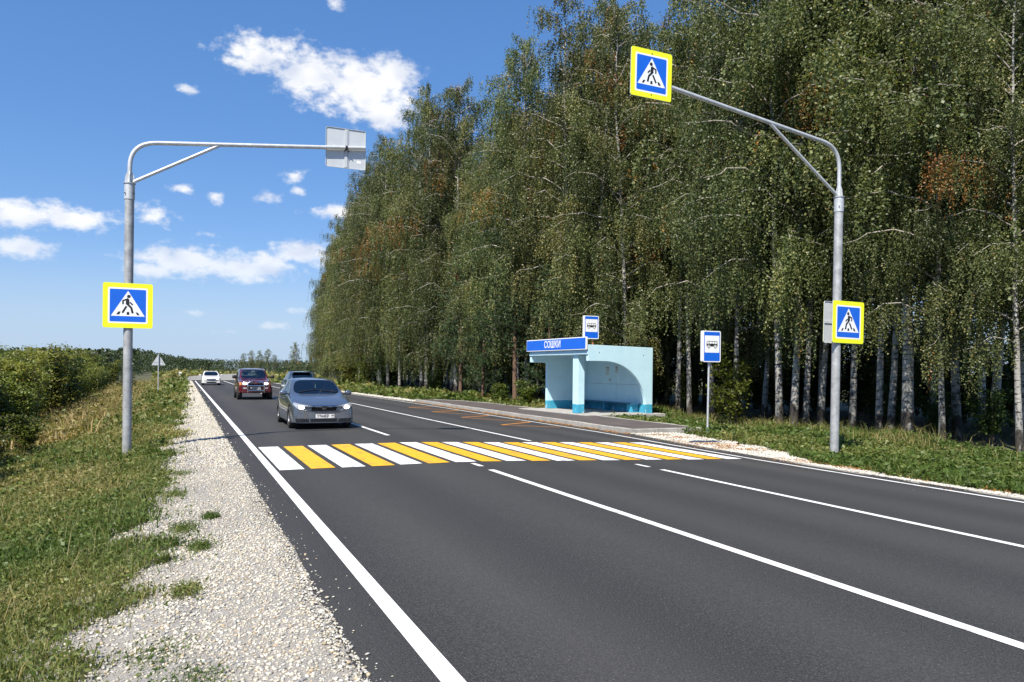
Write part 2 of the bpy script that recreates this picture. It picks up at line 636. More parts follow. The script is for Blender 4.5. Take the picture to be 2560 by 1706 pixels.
def paint_mat(name, col, worn):
    t = NT(name)
    c = t.coord()
    n1 = t.noise(c, 3.2, 6, 0.65)
    n2 = t.noise(c, 60, 4, 0.7)
    n3 = t.noise(t.coord('Object', (6, 1.2, 1)), 1.5, 5, 0.6)
    w = t.math('ADD', t.math('MULTIPLY', n1, 0.5), t.math('ADD', t.math('MULTIPLY', n2, 0.3), t.math('MULTIPLY', n3, 0.3)))
    f = t.ramp(w, [(worn, (0, 0, 0)), (worn + 0.09, (1, 1, 1))])
    dirt = tuple(x * 0.80 for x in col)
    t.base(t.mix(t.math('MULTIPLY', f, 0.55), t.mix(n3, col, dirt), (0.10, 0.10, 0.10)))
    t.b.inputs['Roughness'].default_value = 0.6
    t.bump(n2, 0.4, 0.004)
    return t.m


M['paint_white'] = paint_mat('white_road_paint', (0.82, 0.82, 0.81), 0.555)
M['paint_line'] = paint_mat('white_line_thermoplastic', (0.80, 0.80, 0.80), 0.585)
M['paint_yellow'] = paint_mat('yellow_road_paint', (0.80, 0.42, 0.012), 0.57)
M['paint_orange'] = paint_mat('orange_zigzag_paint', (0.68, 0.27, 0.03), 0.57)

LINE = 0.12


def line_y(name, xc, ya, yb, width=LINE, mat='paint_line'):
    yv = np.linspace(ya, yb, max(2, int((yb - ya) / 1.0) + 1))
    xc_ = np.interp(yv, *xc) if isinstance(xc, tuple) else np.full_like(yv, xc)
    o = sheet(name, xc_ - width / 2, xc_ + width / 2, yv, M[mat], 0.005, road, 2)
    return o


def tagpart(o, label):
    o['label'] = label
    return o


tagpart(line_y('edge_line', 1.38, -25, 108, 0.13), 'solid white edge line beside the left gravel shoulder')
tagpart(line_y('centre_line', 4.86, -25, 12.0), 'white centre line nearer than the crossing')
tagpart(line_y('centre_line', 4.88, 19.2, 108), 'white centre line beyond the crossing')
line_y('line_dash', 4.88, 12.5, 12.95, 0.1)
line_y('line_dash', 8.12, 12.05, 12.5, 0.1)
tagpart(line_y('lane_line', 8.13, -25, 11.65), 'white lane line nearer than the crossing')
tagpart(line_y('lane_line', 8.22, 17.6, 100), 'white lane line beyond the crossing')
tagpart(line_y('edge_line', ([-25, 13, 17, 20.5, 30, 36, 46, 60, 100], [11.6, 11.6, 11.85, 12.12, 12.15, 12.28, 12.2, 11.75, 10.8]), -25, 100, 0.1),
        'thin white edge line beside the bus bay and verge')
pitch = 0.524
for i in range(19):
    x0 = 1.5 + i * pitch
    nm, mt = ('crossing_stripe', 'paint_white') if i % 2 == 0 else ('crossing_stripe', 'paint_yellow')
    ya, yb = 13.22 + rng.uniform(-.03, .03), 17.22 + rng.uniform(-.03, .03)
    o = sheet(nm, x0, x0 + 0.412, np.linspace(ya, yb, 6), M[mt], 0.005, road, 2)
    o['label'] = 'white stripe of the crossing' if i % 2 == 0 else 'yellow stripe of the crossing'


def zig(xa, ya, xb, yb, w):
    d = Vector((xb - xa, yb - ya))
    n = Vector((-d.y, d.x)).normalized() * w / 2
    P = [(xa + n.x, ya + n.y), (xb + n.x, yb + n.y), (xb - n.x, yb - n.y), (xa - n.x, ya - n.y)]
    V = [(p[0], p[1], float(z_road(p[0])) + 0.006) for p in P]
    me = bpy.data.meshes.new('zigzag_line')
    me.from_pydata(V, [], [(0, 1, 2, 3)])
    me.materials.append(M['paint_orange'])
    o = link('zigzag_line', me, road)
    o['label'] = 'orange zigzag line of the bus bay'


Rp = [(12.0, 37.9), (12.0, 33.9), (11.98, 29.8), (11.95, 25.6), (11.8, 22.9)]
Lp = [(10.25, 36.3), (10.15, 32.2), (10.1, 28.1), (10.0, 23.8)]
for i in range(4):
    zig(*Rp[i], *Lp[i], 0.12)
    zig(*Lp[i], *Rp[i + 1], 0.10)

# ------------------------------------------------------------------ bus platform
plat = empty('bus_platform', (0, 0, 0))
tag(plat, 'long low bus stop platform of brown asphalt behind concrete kerbstones', 'platform')
M['kerb'] = plain('concrete_kerbstone', (0.33, 0.315, 0.29), 0.85, 0, 0.22, 3.5)
t = NT('brownish_pavement_asphalt')
c = t.coord()
f1 = t.noise(c, 60, 4, 0.7)
f2 = t.noise(c, 1.1, 5)
col = t.ramp(f2, [(0.3, (0.055, 0.047, 0.045)), (0.7, (0.095, 0.078, 0.072))])
col = t.mix(t.ramp(f1, [(0.62, (0, 0, 0)), (0.78, (0.8, 0.8, 0.8))]), col, (0.24, 0.21, 0.19))
t.base(col)
t.b.inputs['Roughness'].default_value = 0.9
t.bump(f1, 0.5, 0.01)
M['pavement'] = t.m
PT = -0.08
y0, y1 = 20.15, 44.6


def kerb_x(y):
    return float(np.interp(y, [20, 30, 44.6], [12.86, 12.88, 13.02]))


back = [(15.62, y0 + 0.1), (15.6, 25.2), (15.72, 33.6), (15.78, 38.3), (15.2, 42.5), (14.2, y1)]
top = [(kerb_x(y) + 0.14, y) for y in np.linspace(y0 + .15, y1, 10)] + back[::-1]
me = bpy.data.meshes.new('paving')
n = len(top)
vs = [(p[0], p[1], PT - 0.012) for p in top] + [(p[0], p[1], -0.6) for p in top]
me.from_pydata(vs, [], [tuple(range(n))[::1]] + [(i, (i + 1) % n, (i + 1) % n + n, i + n) for i in range(n)])
me.materials.append(M['pavement'])
bm = bmesh.new()
bm.from_mesh(me)
bmesh.ops.recalc_face_normals(bm, faces=bm.faces)
bm.to_mesh(me)
bm.free()
link('paving', me, plat)


def kerbstone(xa, ya, xb, yb, wide=0.15, zt=PT, lab=None):
    """one kerbstone between two points, standing inwards (left of the direction of travel is outside)"""
    d = Vector((xb - xa, yb - ya))
    L = d.length
    d.normalize()
    n = Vector((d.y, -d.x)) * wide
    m = 0.006
    a0 = Vector((xa, ya)) + d * m
    b0 = Vector((xb, yb)) - d * m
    P = [a0, b0, b0 + n, a0 + n]
    zt = zt + rng.uniform(-0.008, 0.008)
    zb = -0.55
    mb = MB()
    mb.add([(p.x, p.y, zb) for p in P] + [(p.x, p.y, zt) for p in P],
           [(0, 3, 2, 1), (4, 5, 6, 7), (0, 1, 5, 4), (1, 2, 6, 5), (2, 3, 7, 6), (3, 0, 4, 7)])
    o = mb.build('kerbstone', M['kerb'], plat, bevel=0.018)
    return o


yk = np.arange(y0, y1, 1.0)
for ya in yk:
    kerbstone(kerb_x(ya), ya, kerb_x(min(ya + 1, y1)), min(ya + 1.0, y1))
for xa in (15.62 - 0.9, 15.62 - 1.8, 15.62 - 2.72):
    kerbstone(min(15.62, xa + 0.9), y0, xa, y0, 0.15)
# slim edging along the back
for (pa, pb) in zip(back[:-1], back[1:]):
    d = math.hypot(pb[0] - pa[0], pb[1] - pa[1])
    k = max(1, int(d / 1.0))
    for i in range(k):
        u, v = i / k, (i + 1) / k
        kerbstone(pb[0] + (pa[0] - pb[0]) * u, pb[1] + (pa[1] - pb[1]) * u, pb[0] + (pa[0] - pb[0]) * v, pb[1] + (pa[1] - pb[1]) * v, 0.08, PT + 0.004)

# ------------------------------------------------------------------ gravel
t = NT('crushed_limestone')
a = t.node('ShaderNodeAttribute', attribute_name='tint')
c = t.coord()
n_ = t.noise(c, 45, 3)
t.base(t.mix(t.math('MULTIPLY', n_, 0.35), a.outputs['Color'], t.mix(1.0, a.outputs['Color'], (0.7, 0.68, 0.66), 'MULTIPLY')))
t.b.inputs['Roughness'].default_value = 0.9
M['stone'] = t.m
t = NT('limestone_fines')
c = t.coord()
n1_ = t.noise(c, 55, 4, 0.7)
n2_ = t.noise(c, 0.8, 4)
v_ = t.voronoi(c, 26, 'F1', 'Color')
col = t.ramp(n2_, [(0.35, (0.31, 0.29, 0.255)), (0.65, (0.235, 0.228, 0.22))])
col = t.mix(0.35, col, t.ramp(n1_, [(0.35, (0.16, 0.15, 0.14)), (0.6, (0.55, 0.51, 0.45))]))
t.base(col)
t.b.inputs['Roughness'].default_value = 0.95
t.bump(n1_, 0.8, 0.03)
M['fines'] = t.m

ICO_V = None


def ico():
    bm = bmesh.new()
    bmesh.ops.create_icosphere(bm, subdivisions=1, radius=1.0)
    V = np.array([v.co[:] for v in bm.verts])
    F = np.array([[v.index for v in f.verts] for f in bm.faces])
    bm.free()
    return V, F


def octa():
    V = np.array([(1, 0, 0), (-1, 0, 0), (0, 1, 0), (0, -1, 0), (0, 0, 1), (0, 0, -1)], float)
    F = np.array([(0, 2, 4), (2, 1, 4), (1, 3, 4), (3, 0, 4), (2, 0, 5), (1, 2, 5), (3, 1, 5), (0, 3, 5)])
    return V, F


def stones(P, size, shape, cols):
    """P: (n,3) positions, size: (n,)"""
    V0, F0 = shape
    n, m = len(P), len(V0)
    sc = size[:, None] * np.stack([rng.uniform(.7, 1.35, n), rng.uniform(.6, 1.1, n), rng.uniform(.38, .75, n)], -1)
    W = V0[None] * (1 + rng.uniform(-.26, .26, (n, m, 1)))
    W = W * sc[:, None, :]
    th = rng.uniform(0, 2 * math.pi, n)
    tl = rng.normal(0, .3, n)
    c1, s1, c2, s2 = np.cos(th), np.sin(th), np.cos(tl), np.sin(tl)
    x = W[..., 0]
    z = W[..., 2]
    W = np.stack([x * c2[:, None] - z * s2[:, None], W[..., 1], x * s2[:, None] + z * c2[:, None]], -1)
    x = W[..., 0]
    y = W[..., 1]
    W = np.stack([x * c1[:, None] - y * s1[:, None], x * s1[:, None] + y * c1[:, None], W[..., 2]], -1)
    W += P[:, None, :]
    F = (F0[None] + (np.arange(n) * m)[:, None, None]).reshape(-1, 3)
    return W.reshape(-1, 3), F, np.repeat(cols, m, axis=0)


def stone_cols(n):
    base = np.array([[0.57, 0.53, 0.44], [0.66, 0.64, 0.59], [0.44, 0.425, 0.39], [0.52, 0.42, 0.29], [0.28, 0.28, 0.28], [0.61, 0.56, 0.47]])
    k = rng.choice(6, n, p=[.27, .24, .15, .09, .09, .16])
    return base[k] * np.array([0.88, 0.875, 0.855]) * rng.uniform(.78, 1.12, (n, 1))


def join_np(parts):
    Vs, Fs, Cs, o = [], [], [], 0
    for v, f, c in parts:
        Vs.append(v)
        Fs.append(f + o)
        Cs.append(c)
        o += len(v)
    return np.concatenate(Vs), np.concatenate(Fs), np.concatenate(Cs)


# left shoulder: ragged where the grass grows into it
def shoulder_left(y):
    return -0.52 + (vnoise(y * 1.1, y * 0, 31) - 0.5) * 0.55 + (vnoise(y * 3.7, y * 0, 32) - 0.5) * 0.4 + np.clip((y - 8) / 60, 0, 1) * 0.25


ysl = np.concatenate([np.arange(-4, 40, 0.4), np.arange(40, 113, 2.0)])
xl = shoulder_left(ysl) - 0.25
u = np.linspace(0, 1, 8)[None, :]
X = xl[:, None] * (1 - u) + (ASPH_L + 0.12) * u
Y = np.broadcast_to(ysl[:, None], X.shape)
Z = np.where(X < 0.9, ground_z(X, Y) + 0.018, np.minimum(z_road(np.maximum(X, .95)) - 0.012, -0.035))
V = np.stack([X, Y, Z], -1).reshape(-1, 3)
i, j = np.meshgrid(np.arange(len(ysl) - 1), np.arange(7), indexing='ij')
Q = np.stack([i * 8 + j, i * 8 + j + 1, (i + 1) * 8 + j + 1, (i + 1) * 8 + j], -1).reshape(-1, 4)
sh = link('gravel_shoulder', np_mesh('gravel_shoulder', V, [Q], M['fines'], smooth=True))
tag(sh, kind='structure')

parts = []
for (ya, yb, dens, smin, smax, shp) in ((3.6, 8.0, 2200, .005, .0165, ico()), (8.0, 14.0, 1500, .007, .019, octa()), (14, 26, 700, .014, .030, octa()),
                                         (26, 48, 260, .022, .045, octa()), (48, 108, 90, .035, .07, octa())):
    n = int((yb - ya) * 1.7 * dens)
    y = rng.uniform(ya, yb, n)
    lf = shoulder_left(y)
    x = lf + (ASPH_L + 0.02 - lf) * rng.random(n)
    bare = vnoise(x * 1.3, y * 0.7, 33)
    keep = (bare > 0.42) | (rng.random(n) < 0.45) | (x > 0.35)
    # a thin spill onto the asphalt edge
    x = np.where(rng.random(n) < 0.005, ASPH_L + rng.exponential(0.05, n), x)
    x, y = x[keep], y[keep]
    n = len(x)
    sz = rng.uniform(0, 1, n) ** 2.2 * (smax - smin) + smin
    z = np.where(x < 0.95, ground_z(x, y) + 0.018, z_road(np.maximum(x, .95)) + 0.003) + sz * 0.25
    parts.append(stones(np.stack([x, y, z], -1), sz, shp, stone_cols(n)))
V, F, C = join_np(parts)
gr = link('gravel', np_mesh('gravel', V, [F], M['stone'], C))
tag(gr, 'cream crushed limestone spread along the left road shoulder', 'gravel', kind='stuff')

# right edge: a narrow strip and a wider spill by the platform corner
yr = np.concatenate([np.arange(3, 46, 0.4), np.arange(46, 104, 1.5)])


def strip_right(y):
    w = np.interp(y, [3, 8, 12.2, 13.3, 15, 17, 19.6, 20, 44, 46, 60, 104], [.30, .32, .5, 1.0, 1.6, 2.0, 2.5, 2.4, .2, 1.1, 1.0, .9])
    return w + (vnoise(y * 1.5, y * 0, 41) - 0.5) * 0.45


xr0 = asphalt_right(yr) - 0.1
xr1 = asphalt_right(yr) + np.maximum(strip_right(yr), 0.15) + 0.1
u = np.linspace(0, 1, 6)[None, :]
X = xr0[:, None] * (1 - u) + xr1[:, None] * u
Y = np.broadcast_to(yr[:, None], X.shape)
Z = np.where(u < 0.08, z_road(X) - 0.02, ground_z(X, Y) + 0.02)
V = np.stack([X, Y, Z], -1).reshape(-1, 3)
i, j = np.meshgrid(np.arange(len(yr) - 1), np.arange(5), indexing='ij')
Q = np.stack([i * 6 + j, i * 6 + j + 1, (i + 1) * 6 + j + 1, (i + 1) * 6 + j], -1).reshape(-1, 4)
ok = ~((yr[:-1] > 19.7) & (yr[:-1] < 44.2))
Q = Q.reshape(len(yr) - 1, 5, 4)[ok].reshape(-1, 4)
tag(link('gravel_strip', np_mesh('gravel_strip', V, [Q], M['fines'], smooth=True)), kind='structure')
parts = []
for (ya, yb, dens, smin, smax) in ((5, 12.5, 420, .012, .03), (12.5, 20.1, 620, .016, .042), (44.5, 104, 70, .03, .07)):
    n = int((yb - ya) * 2.0 * dens)
    y = rng.uniform(ya, yb, n)
    x = asphalt_right(y) + 0.03 + np.maximum(strip_right(y), .15) * rng.random(n) ** 1.1
    sz = rng.uniform(0, 1, n) ** 2 * (smax - smin) + smin
    z = ground_z(x, y) + 0.02 + sz * 0.3
    cc = stone_cols(n)
    cc = np.where(rng.random((n, 1)) < 0.7, np.array([[0.55, 0.53, 0.48]]) * rng.uniform(.8, 1.1, (n, 1)), cc)
    parts.append(stones(np.stack([x, y, z], -1), sz, octa(), cc))
V, F, C = join_np(parts)
tag(link('gravel', np_mesh('gravel', V, [F], M['stone'], C)), 'white crushed stone along the right road edge and platform corner', 'gravel', kind='stuff')

# loose grit on the asphalt near the shoulder
n = 130
y = rng.uniform(3.5, 24, n)
x = np.where(rng.random(n) < 0.7, ASPH_L + rng.exponential(0.14, n), asphalt_right(y) - rng.exponential(0.4, n))
sz = rng.uniform(.004, .011, n)
V, F, C = stones(np.stack([x, y, z_road(x) + 0.003], -1), sz, octa(), stone_cols(n))
tag(link('loose_grit', np_mesh('loose_grit', V, [F], M['stone'], C)), 'scattered pale stone chips lying on the asphalt edges', 'grit', kind='stuff')

# ------------------------------------------------------------------ grass and weeds
M['grass'] = leaf_mat('grass_blades', 0.30, 0.5, 0.0, 0.0)


def unit(v):
    return v / (np.linalg.norm(v, axis=-1, keepdims=True) + 1e-9)


def blades(P, H, W, lean, cols):
    """bent grass blades: 5 vertices, a quad and a tip"""
    n = len(P)
    th = rng.uniform(0, 2 * math.pi, n)
    D = np.stack([np.cos(th), np.sin(th), np.zeros(n)], -1)
    S = np.stack([-np.sin(th), np.cos(th), np.zeros(n)], -1)
    ph = rng.uniform(0, math.pi, n)
    S = S * np.cos(ph)[:, None] + D * np.sin(ph)[:, None] * 0.8
    S = unit(S)
    up = np.array([0, 0, 1.0])
    w = (W * 0.5)[:, None] * S
    mid = P + up * (H * 0.6)[:, None] + D * (H * lean * 0.35)[:, None]
    tip = P + up * (H * (1 - 0.25 * lean))[:, None] + D * (H * lean)[:, None]
    V = np.stack([P - w, P + w, mid + w * 0.75, mid - w * 0.75, tip], 1).reshape(-1, 3)
    b = np.arange(n)[:, None] * 5
    Q = b + np.array([[0, 1, 2, 3]])
    T = b + np.array([[3, 2, 4]])
    return V, Q, T, np.repeat(cols, 5, axis=0)


def herb_leaves(P, size, cols, flat=0.5, aspect=0.62, droop=None):
    """single leaves: a folded diamond of two triangles (4 vertices)"""
    n = len(P)
    if droop is None:
        d = rng.normal(0, 1, (n, 3))
        d[:, 2] = rng.normal(0.1, flat, n)
    else:
        d = droop
    d = unit(d)
    r = rng.normal(0, 1, (n, 3))
    s = unit(np.cross(d, r))
    nrm = np.cross(d, s)
    L = size[:, None]
    a = P
    tip = P + d * L
    m = P + d * L * 0.45
    l = m + s * L * aspect * 0.5 + nrm * L * 0.08
    r_ = m - s * L * aspect * 0.5 + nrm * L * 0.08
    V = np.stack([a, l, tip, r_], 1).reshape(-1, 3)
    Q = np.arange(n)[:, None] * 4 + np.array([[0, 1, 2, 3]])
    return V, Q, np.repeat(cols, 4, axis=0)


def lerp_cols(a, stops):
    a = np.clip(a, 0, 1)
    xs_ = [s[0] for s in stops]
    return np.stack([np.interp(a, xs_, [s[1][k] for s in stops]) for k in range(3)], -1)


GRASS = [(0.0, (0.072, 0.118, 0.022)), (0.3, (0.145, 0.172, 0.044)), (0.55, (0.235, 0.22, 0.075)), (0.78, (0.30, 0.235, 0.095)), (1.0, (0.40, 0.29, 0.14))]


def grass_object(name, label, areas, herb=0.25):
    """areas: list of (sampler(n) -> x,y, n, hmin, hmax, width, dryness offset)"""
    Vs, Qs, Ts, Cs, o = [], [], [], [], 0
    for (smp, n, h0, h1, wd, dry) in areas:
        x, y = smp(n)
        n = len(x)
        z = ground_z(x, y) - 0.01
        P = np.stack([x, y, z], -1)
        patch = vnoise(x * 0.55 + 3, y * 0.42 + 9, 51) * 0.65 + vnoise(x * 1.9, y * 1.6, 52) * 0.35
        a = patch * 0.95 - 0.14 + dry + rng.normal(0, 0.13, n)
        cols = lerp_cols(a, GRASS) * rng.uniform(.7, 1.2, (n, 1))
        tall = 0.55 + 0.9 * vnoise(x * 0.8, y * 0.8, 53)
        H = rng.uniform(h0, h1, n) * tall
        isl = rng.random(n) < herb
        nb = ~isl
        V, Q, T, C = blades(P[nb], H[nb], np.full(nb.sum(), wd) * rng.uniform(.6, 1.3, nb.sum()), rng.uniform(.1, 1.1, nb.sum()), cols[nb])
        Vs.append(V); Qs.append(Q + o); Ts.append(T + o); Cs.append(C); o += len(V)
        ml = isl.sum()
        if ml:
            PL = np.repeat(P[isl], 4, axis=0)
            PL = PL + rng.normal(0, 1, (ml * 4, 3)) * np.array([0.03, 0.03, 0.0])
            PL[:, 2] += np.repeat(H[isl], 4) * rng.uniform(.15, .95, ml * 4)
            gc = np.repeat(lerp_cols(np.clip(a[isl] - .15, 0, .62), GRASS), 4, axis=0) * rng.uniform(.75, 1.25, (ml * 4, 1))
            V, Q, C = herb_leaves(PL, rng.uniform(.5, 1.25, ml * 4) * wd * 4.5, gc, 0.45)
            Vs.append(V); Qs.append(Q + o); Cs.append(C); o += len(V)
    me = np_mesh(name, np.concatenate(Vs), [np.concatenate(Qs), np.concatenate(Ts)], M['grass'], np.concatenate(Cs))
    ob = link(name, me)
    tag(ob, label, 'grass', kind='stuff')
    return ob


def left_area(ya, yb, wide):
    def f(n):
        y = rng.uniform(ya, yb, n)
        e = shoulder_left(y)
        u = rng.random(n)
        x = e + 0.12 - u * (wide + 0.03 * y)
        # tongues of grass that reach into the gravel
        m = rng.random(n) < 0.05
        x = np.where(m, e + rng.exponential(0.12, n), x)
        vis = x > -0.235 * y - 0.6
        return x[vis], y[vis]
    return f


grass_object('roadside_grass', 'weedy green and straw coloured grass on the left bank', [
    (left_area(3.0, 9.0, 2.4), 40000, .04, .15, .0085, -0.02),
    (left_area(9.0, 16.0, 3.2), 40000, .05, .17, .0125, 0.02),
    (left_area(16.0, 30.0, 4.6), 38000, .07, .22, .021, 0.07),
    (left_area(30.0, 60.0, 5.5), 28000, .12, .34, .043, 0.1),
    (left_area(60.0, 120.0, 5.5), 17000, .18, .45, .09, 0.05)], 0.15)


grass_object('seed_stalks', 'thin dry seed stalks standing above the grass of the left bank', [(left_area(4.0, 26.0, 3.6), 1500, .22, .5, .005, 0.5)], 0.0)


# small tufts that grow in the shoulder
def tufts(n):
    cen = [(-0.12, 5.1, .16), (0.02, 6.4, .10), (-0.22, 4.35, .22), (0.16, 7.9, .09), (0.08, 4.55, .16), (0.02, 8.9, .12), (-0.1, 11.4, .14), (0.3, 9.4, .06), (-0.02, 13.6, .16)]
    k = rng.integers(0, len(cen), n)
    c_ = np.array(cen)[k]
    return c_[:, 0] + rng.normal(0, 1, n) * c_[:, 2] * 0.6, c_[:, 1] + rng.normal(0, 1, n) * c_[:, 2]


grass_object('grass_tufts', 'small green tufts growing in the gravel of the shoulder', [(tufts, 5200, .03, .10, .006, -0.05)], 0.2)


def right_area(ya, yb, xa, xb, edge=True):
    def f(n):
        y = rng.uniform(ya, yb, n)
        x0 = (asphalt_right(y) + np.maximum(strip_right(y), .1) * 0.88) if edge else np.full(n, xa)
        x = x0 + (xb - x0) * rng.random(n)
        on = (x > 12.7) & (x < 15.75) & (y > 20.1) & (y < 44.7)
        on |= (x > 14.9) & (x < 19.1) & (y > 26.6) & (y < 33.2)
        vis = x < 1.62 * y + 1.5
        k = ~on & vis
        return x[k], y[k]
    return f


grass_object('verge_grass', 'lush green weeds and grass on the right verge before the trees', [
    (right_area(7.0, 16.0, 12.5, 20.5), 36000, .08, .26, .021, -0.20),
    (right_area(16.0, 28.0, 13.0, 22.0), 38000, .09, .30, .025, -0.16),
    (right_area(28.0, 48.0, 13.0, 21.0), 24000, .14, .38, .045, 0.02),
    (right_area(44.0, 75.0, 13.0, 20.0), 18000, .2, .5, .075, 0.08),
    (right_area(75.0, 130.0, 11.0, 20.0), 12000, .25, .6, .14, 0.12)], 0.28)


def dry_right(n):
    y = rng.uniform(9, 46, n)
    x = np.interp(y, [9, 16, 24, 34, 46], [18.8, 19.4, 20.4, 20.4, 18.5]) + rng.normal(0, .8, n)
    k = (vnoise(x * .7, y * .5, 61) > .42) & ~((x > 14.9) & (x < 19.1) & (y > 26.6) & (y < 33.2))
    return x[k], y[k]


grass_object('dry_grass', 'straw coloured tall dry grass along the foot of the birches', [(dry_right, 9000, .22, .6, .014, 0.30)], 0.05)


def dry_left(n):
    y = rng.uniform(28, 130, n)
    x = np.interp(y, [28, 60, 130], [-4.4, -5.2, -6]) + rng.normal(0, 1, n) * np.interp(y, [28, 130], [.8, 2.4])
    return x, y


grass_object('dry_weeds', 'reddish brown dry weeds between the left bank and the bushes', [(dry_left, 16000, .3, .9, .04, 0.5)], 0.12)

# fallen leaves and needles along the right edge and the kerb
n = 16000
y = np.concatenate([rng.uniform(6, 19.5, n // 2), rng.uniform(20, 44, n // 2)])
far = y > 20
x = np.where(far, np.interp(y, [20, 30, 44.6], [12.86, 12.88, 13.02]) - rng.exponential(.09, n) - .02, asphalt_right(y) + rng.normal(.62, .36, n))
clump = vnoise(y * 1.7, x * 2, 66)
kp = clump > np.where(far, .3, .48)
x, y, far = x[kp], y[kp], far[kp]
z = np.where(far | (x < asphalt_right(y)), z_road(x) + .008, ground_z(x, y) + .045)
P = np.stack([x, y, z], -1)
pal = np.array([[.42, .16, .04], [.50, .24, .06], [.30, .13, .05], [.55, .34, .12]])
V, Q, C = herb_leaves(P, rng.uniform(.02, .05, len(x)), pal[rng.integers(0, 4, len(x))] * rng.uniform(.7, 1.2, (len(x), 1)), 0.12)
tag(link('fallen_leaves', np_mesh('fallen_leaves', V, [Q], M['grass'], C)), 'orange fallen leaves gathered along the kerb and right road edge', 'leaves', kind='stuff')

# ------------------------------------------------------------------ trees
M['leaf'] = leaf_mat('birch_leaf', 0.28, 0.45, 0.018, 0.30)
M['needle'] = leaf_mat('needle', 0.12, 0.5, 0.01, 0.15)
M['bush_leaf'] = leaf_mat('broad_leaf', 0.34, 0.45, 0.02, 0.18)
t = NT('birch_bark')
c = t.coord('Object', (1, 1, 1))
lent = t.noise(t.coord('Object', (2.5, 2.5, 13)), 1.0, 3, 0.65)          # dark lenticels run round the stem
patch = t.noise(t.coord('Object', (3, 3, 1.6)), 1.0, 4, 0.6)
sepn = t.node('ShaderNodeSeparateXYZ')
t.l.new(c, sepn.inputs[0])
foot = t.node('ShaderNodeMapRange')
t.set(foot, From_Min=0.2, From_Max=3.0, To_Min=0.30, To_Max=-0.05)
t.l.new(sepn.outputs[2], foot.inputs['Value'])
crack = t.math('ADD', patch, foot.outputs[0])
white = t.ramp(patch, [(0.3, (0.22, 0.215, 0.205)), (0.65, (0.46, 0.45, 0.43))])
col = t.mix(t.ramp(lent, [(0.55, (0, 0, 0)), (0.60, (1, 1, 1))]), white, (0.035, 0.03, 0.028))
col = t.mix(t.ramp(crack, [(0.66, (0, 0, 0)), (0.74, (1, 1, 1))]), col, (0.05, 0.042, 0.036))       # rough black bark low on old stems
oi = t.node('ShaderNodeObjectInfo')
vr = t.node('ShaderNodeMapRange')
t.set(vr, To_Min=0.0, To_Max=0.55)
t.l.new(oi.outputs['Random'], vr.inputs['Value'])
t.base(t.mix(vr.outputs[0], col, t.mix(1.0, col, (0.42, 0.40, 0.37), 'MULTIPLY')))     # some stems are much greyer than others
t.b.inputs['Roughness'].default_value = 0.8
t.bump(crack, 0.5, 0.03)
M['birch_bark'] = t.m
M['twig'] = plain('pale_birch_twig', (0.34, 0.31, 0.28), 0.85, 0, 0.25, 5)
M['bark'] = plain('grey_brown_bark', (0.11, 0.085, 0.065), 0.9, 0, 0.35, 9)
M['pine_bark'] = plain('reddish_pine_bark', (0.14, 0.085, 0.055), 0.9, 0, 0.35, 7)


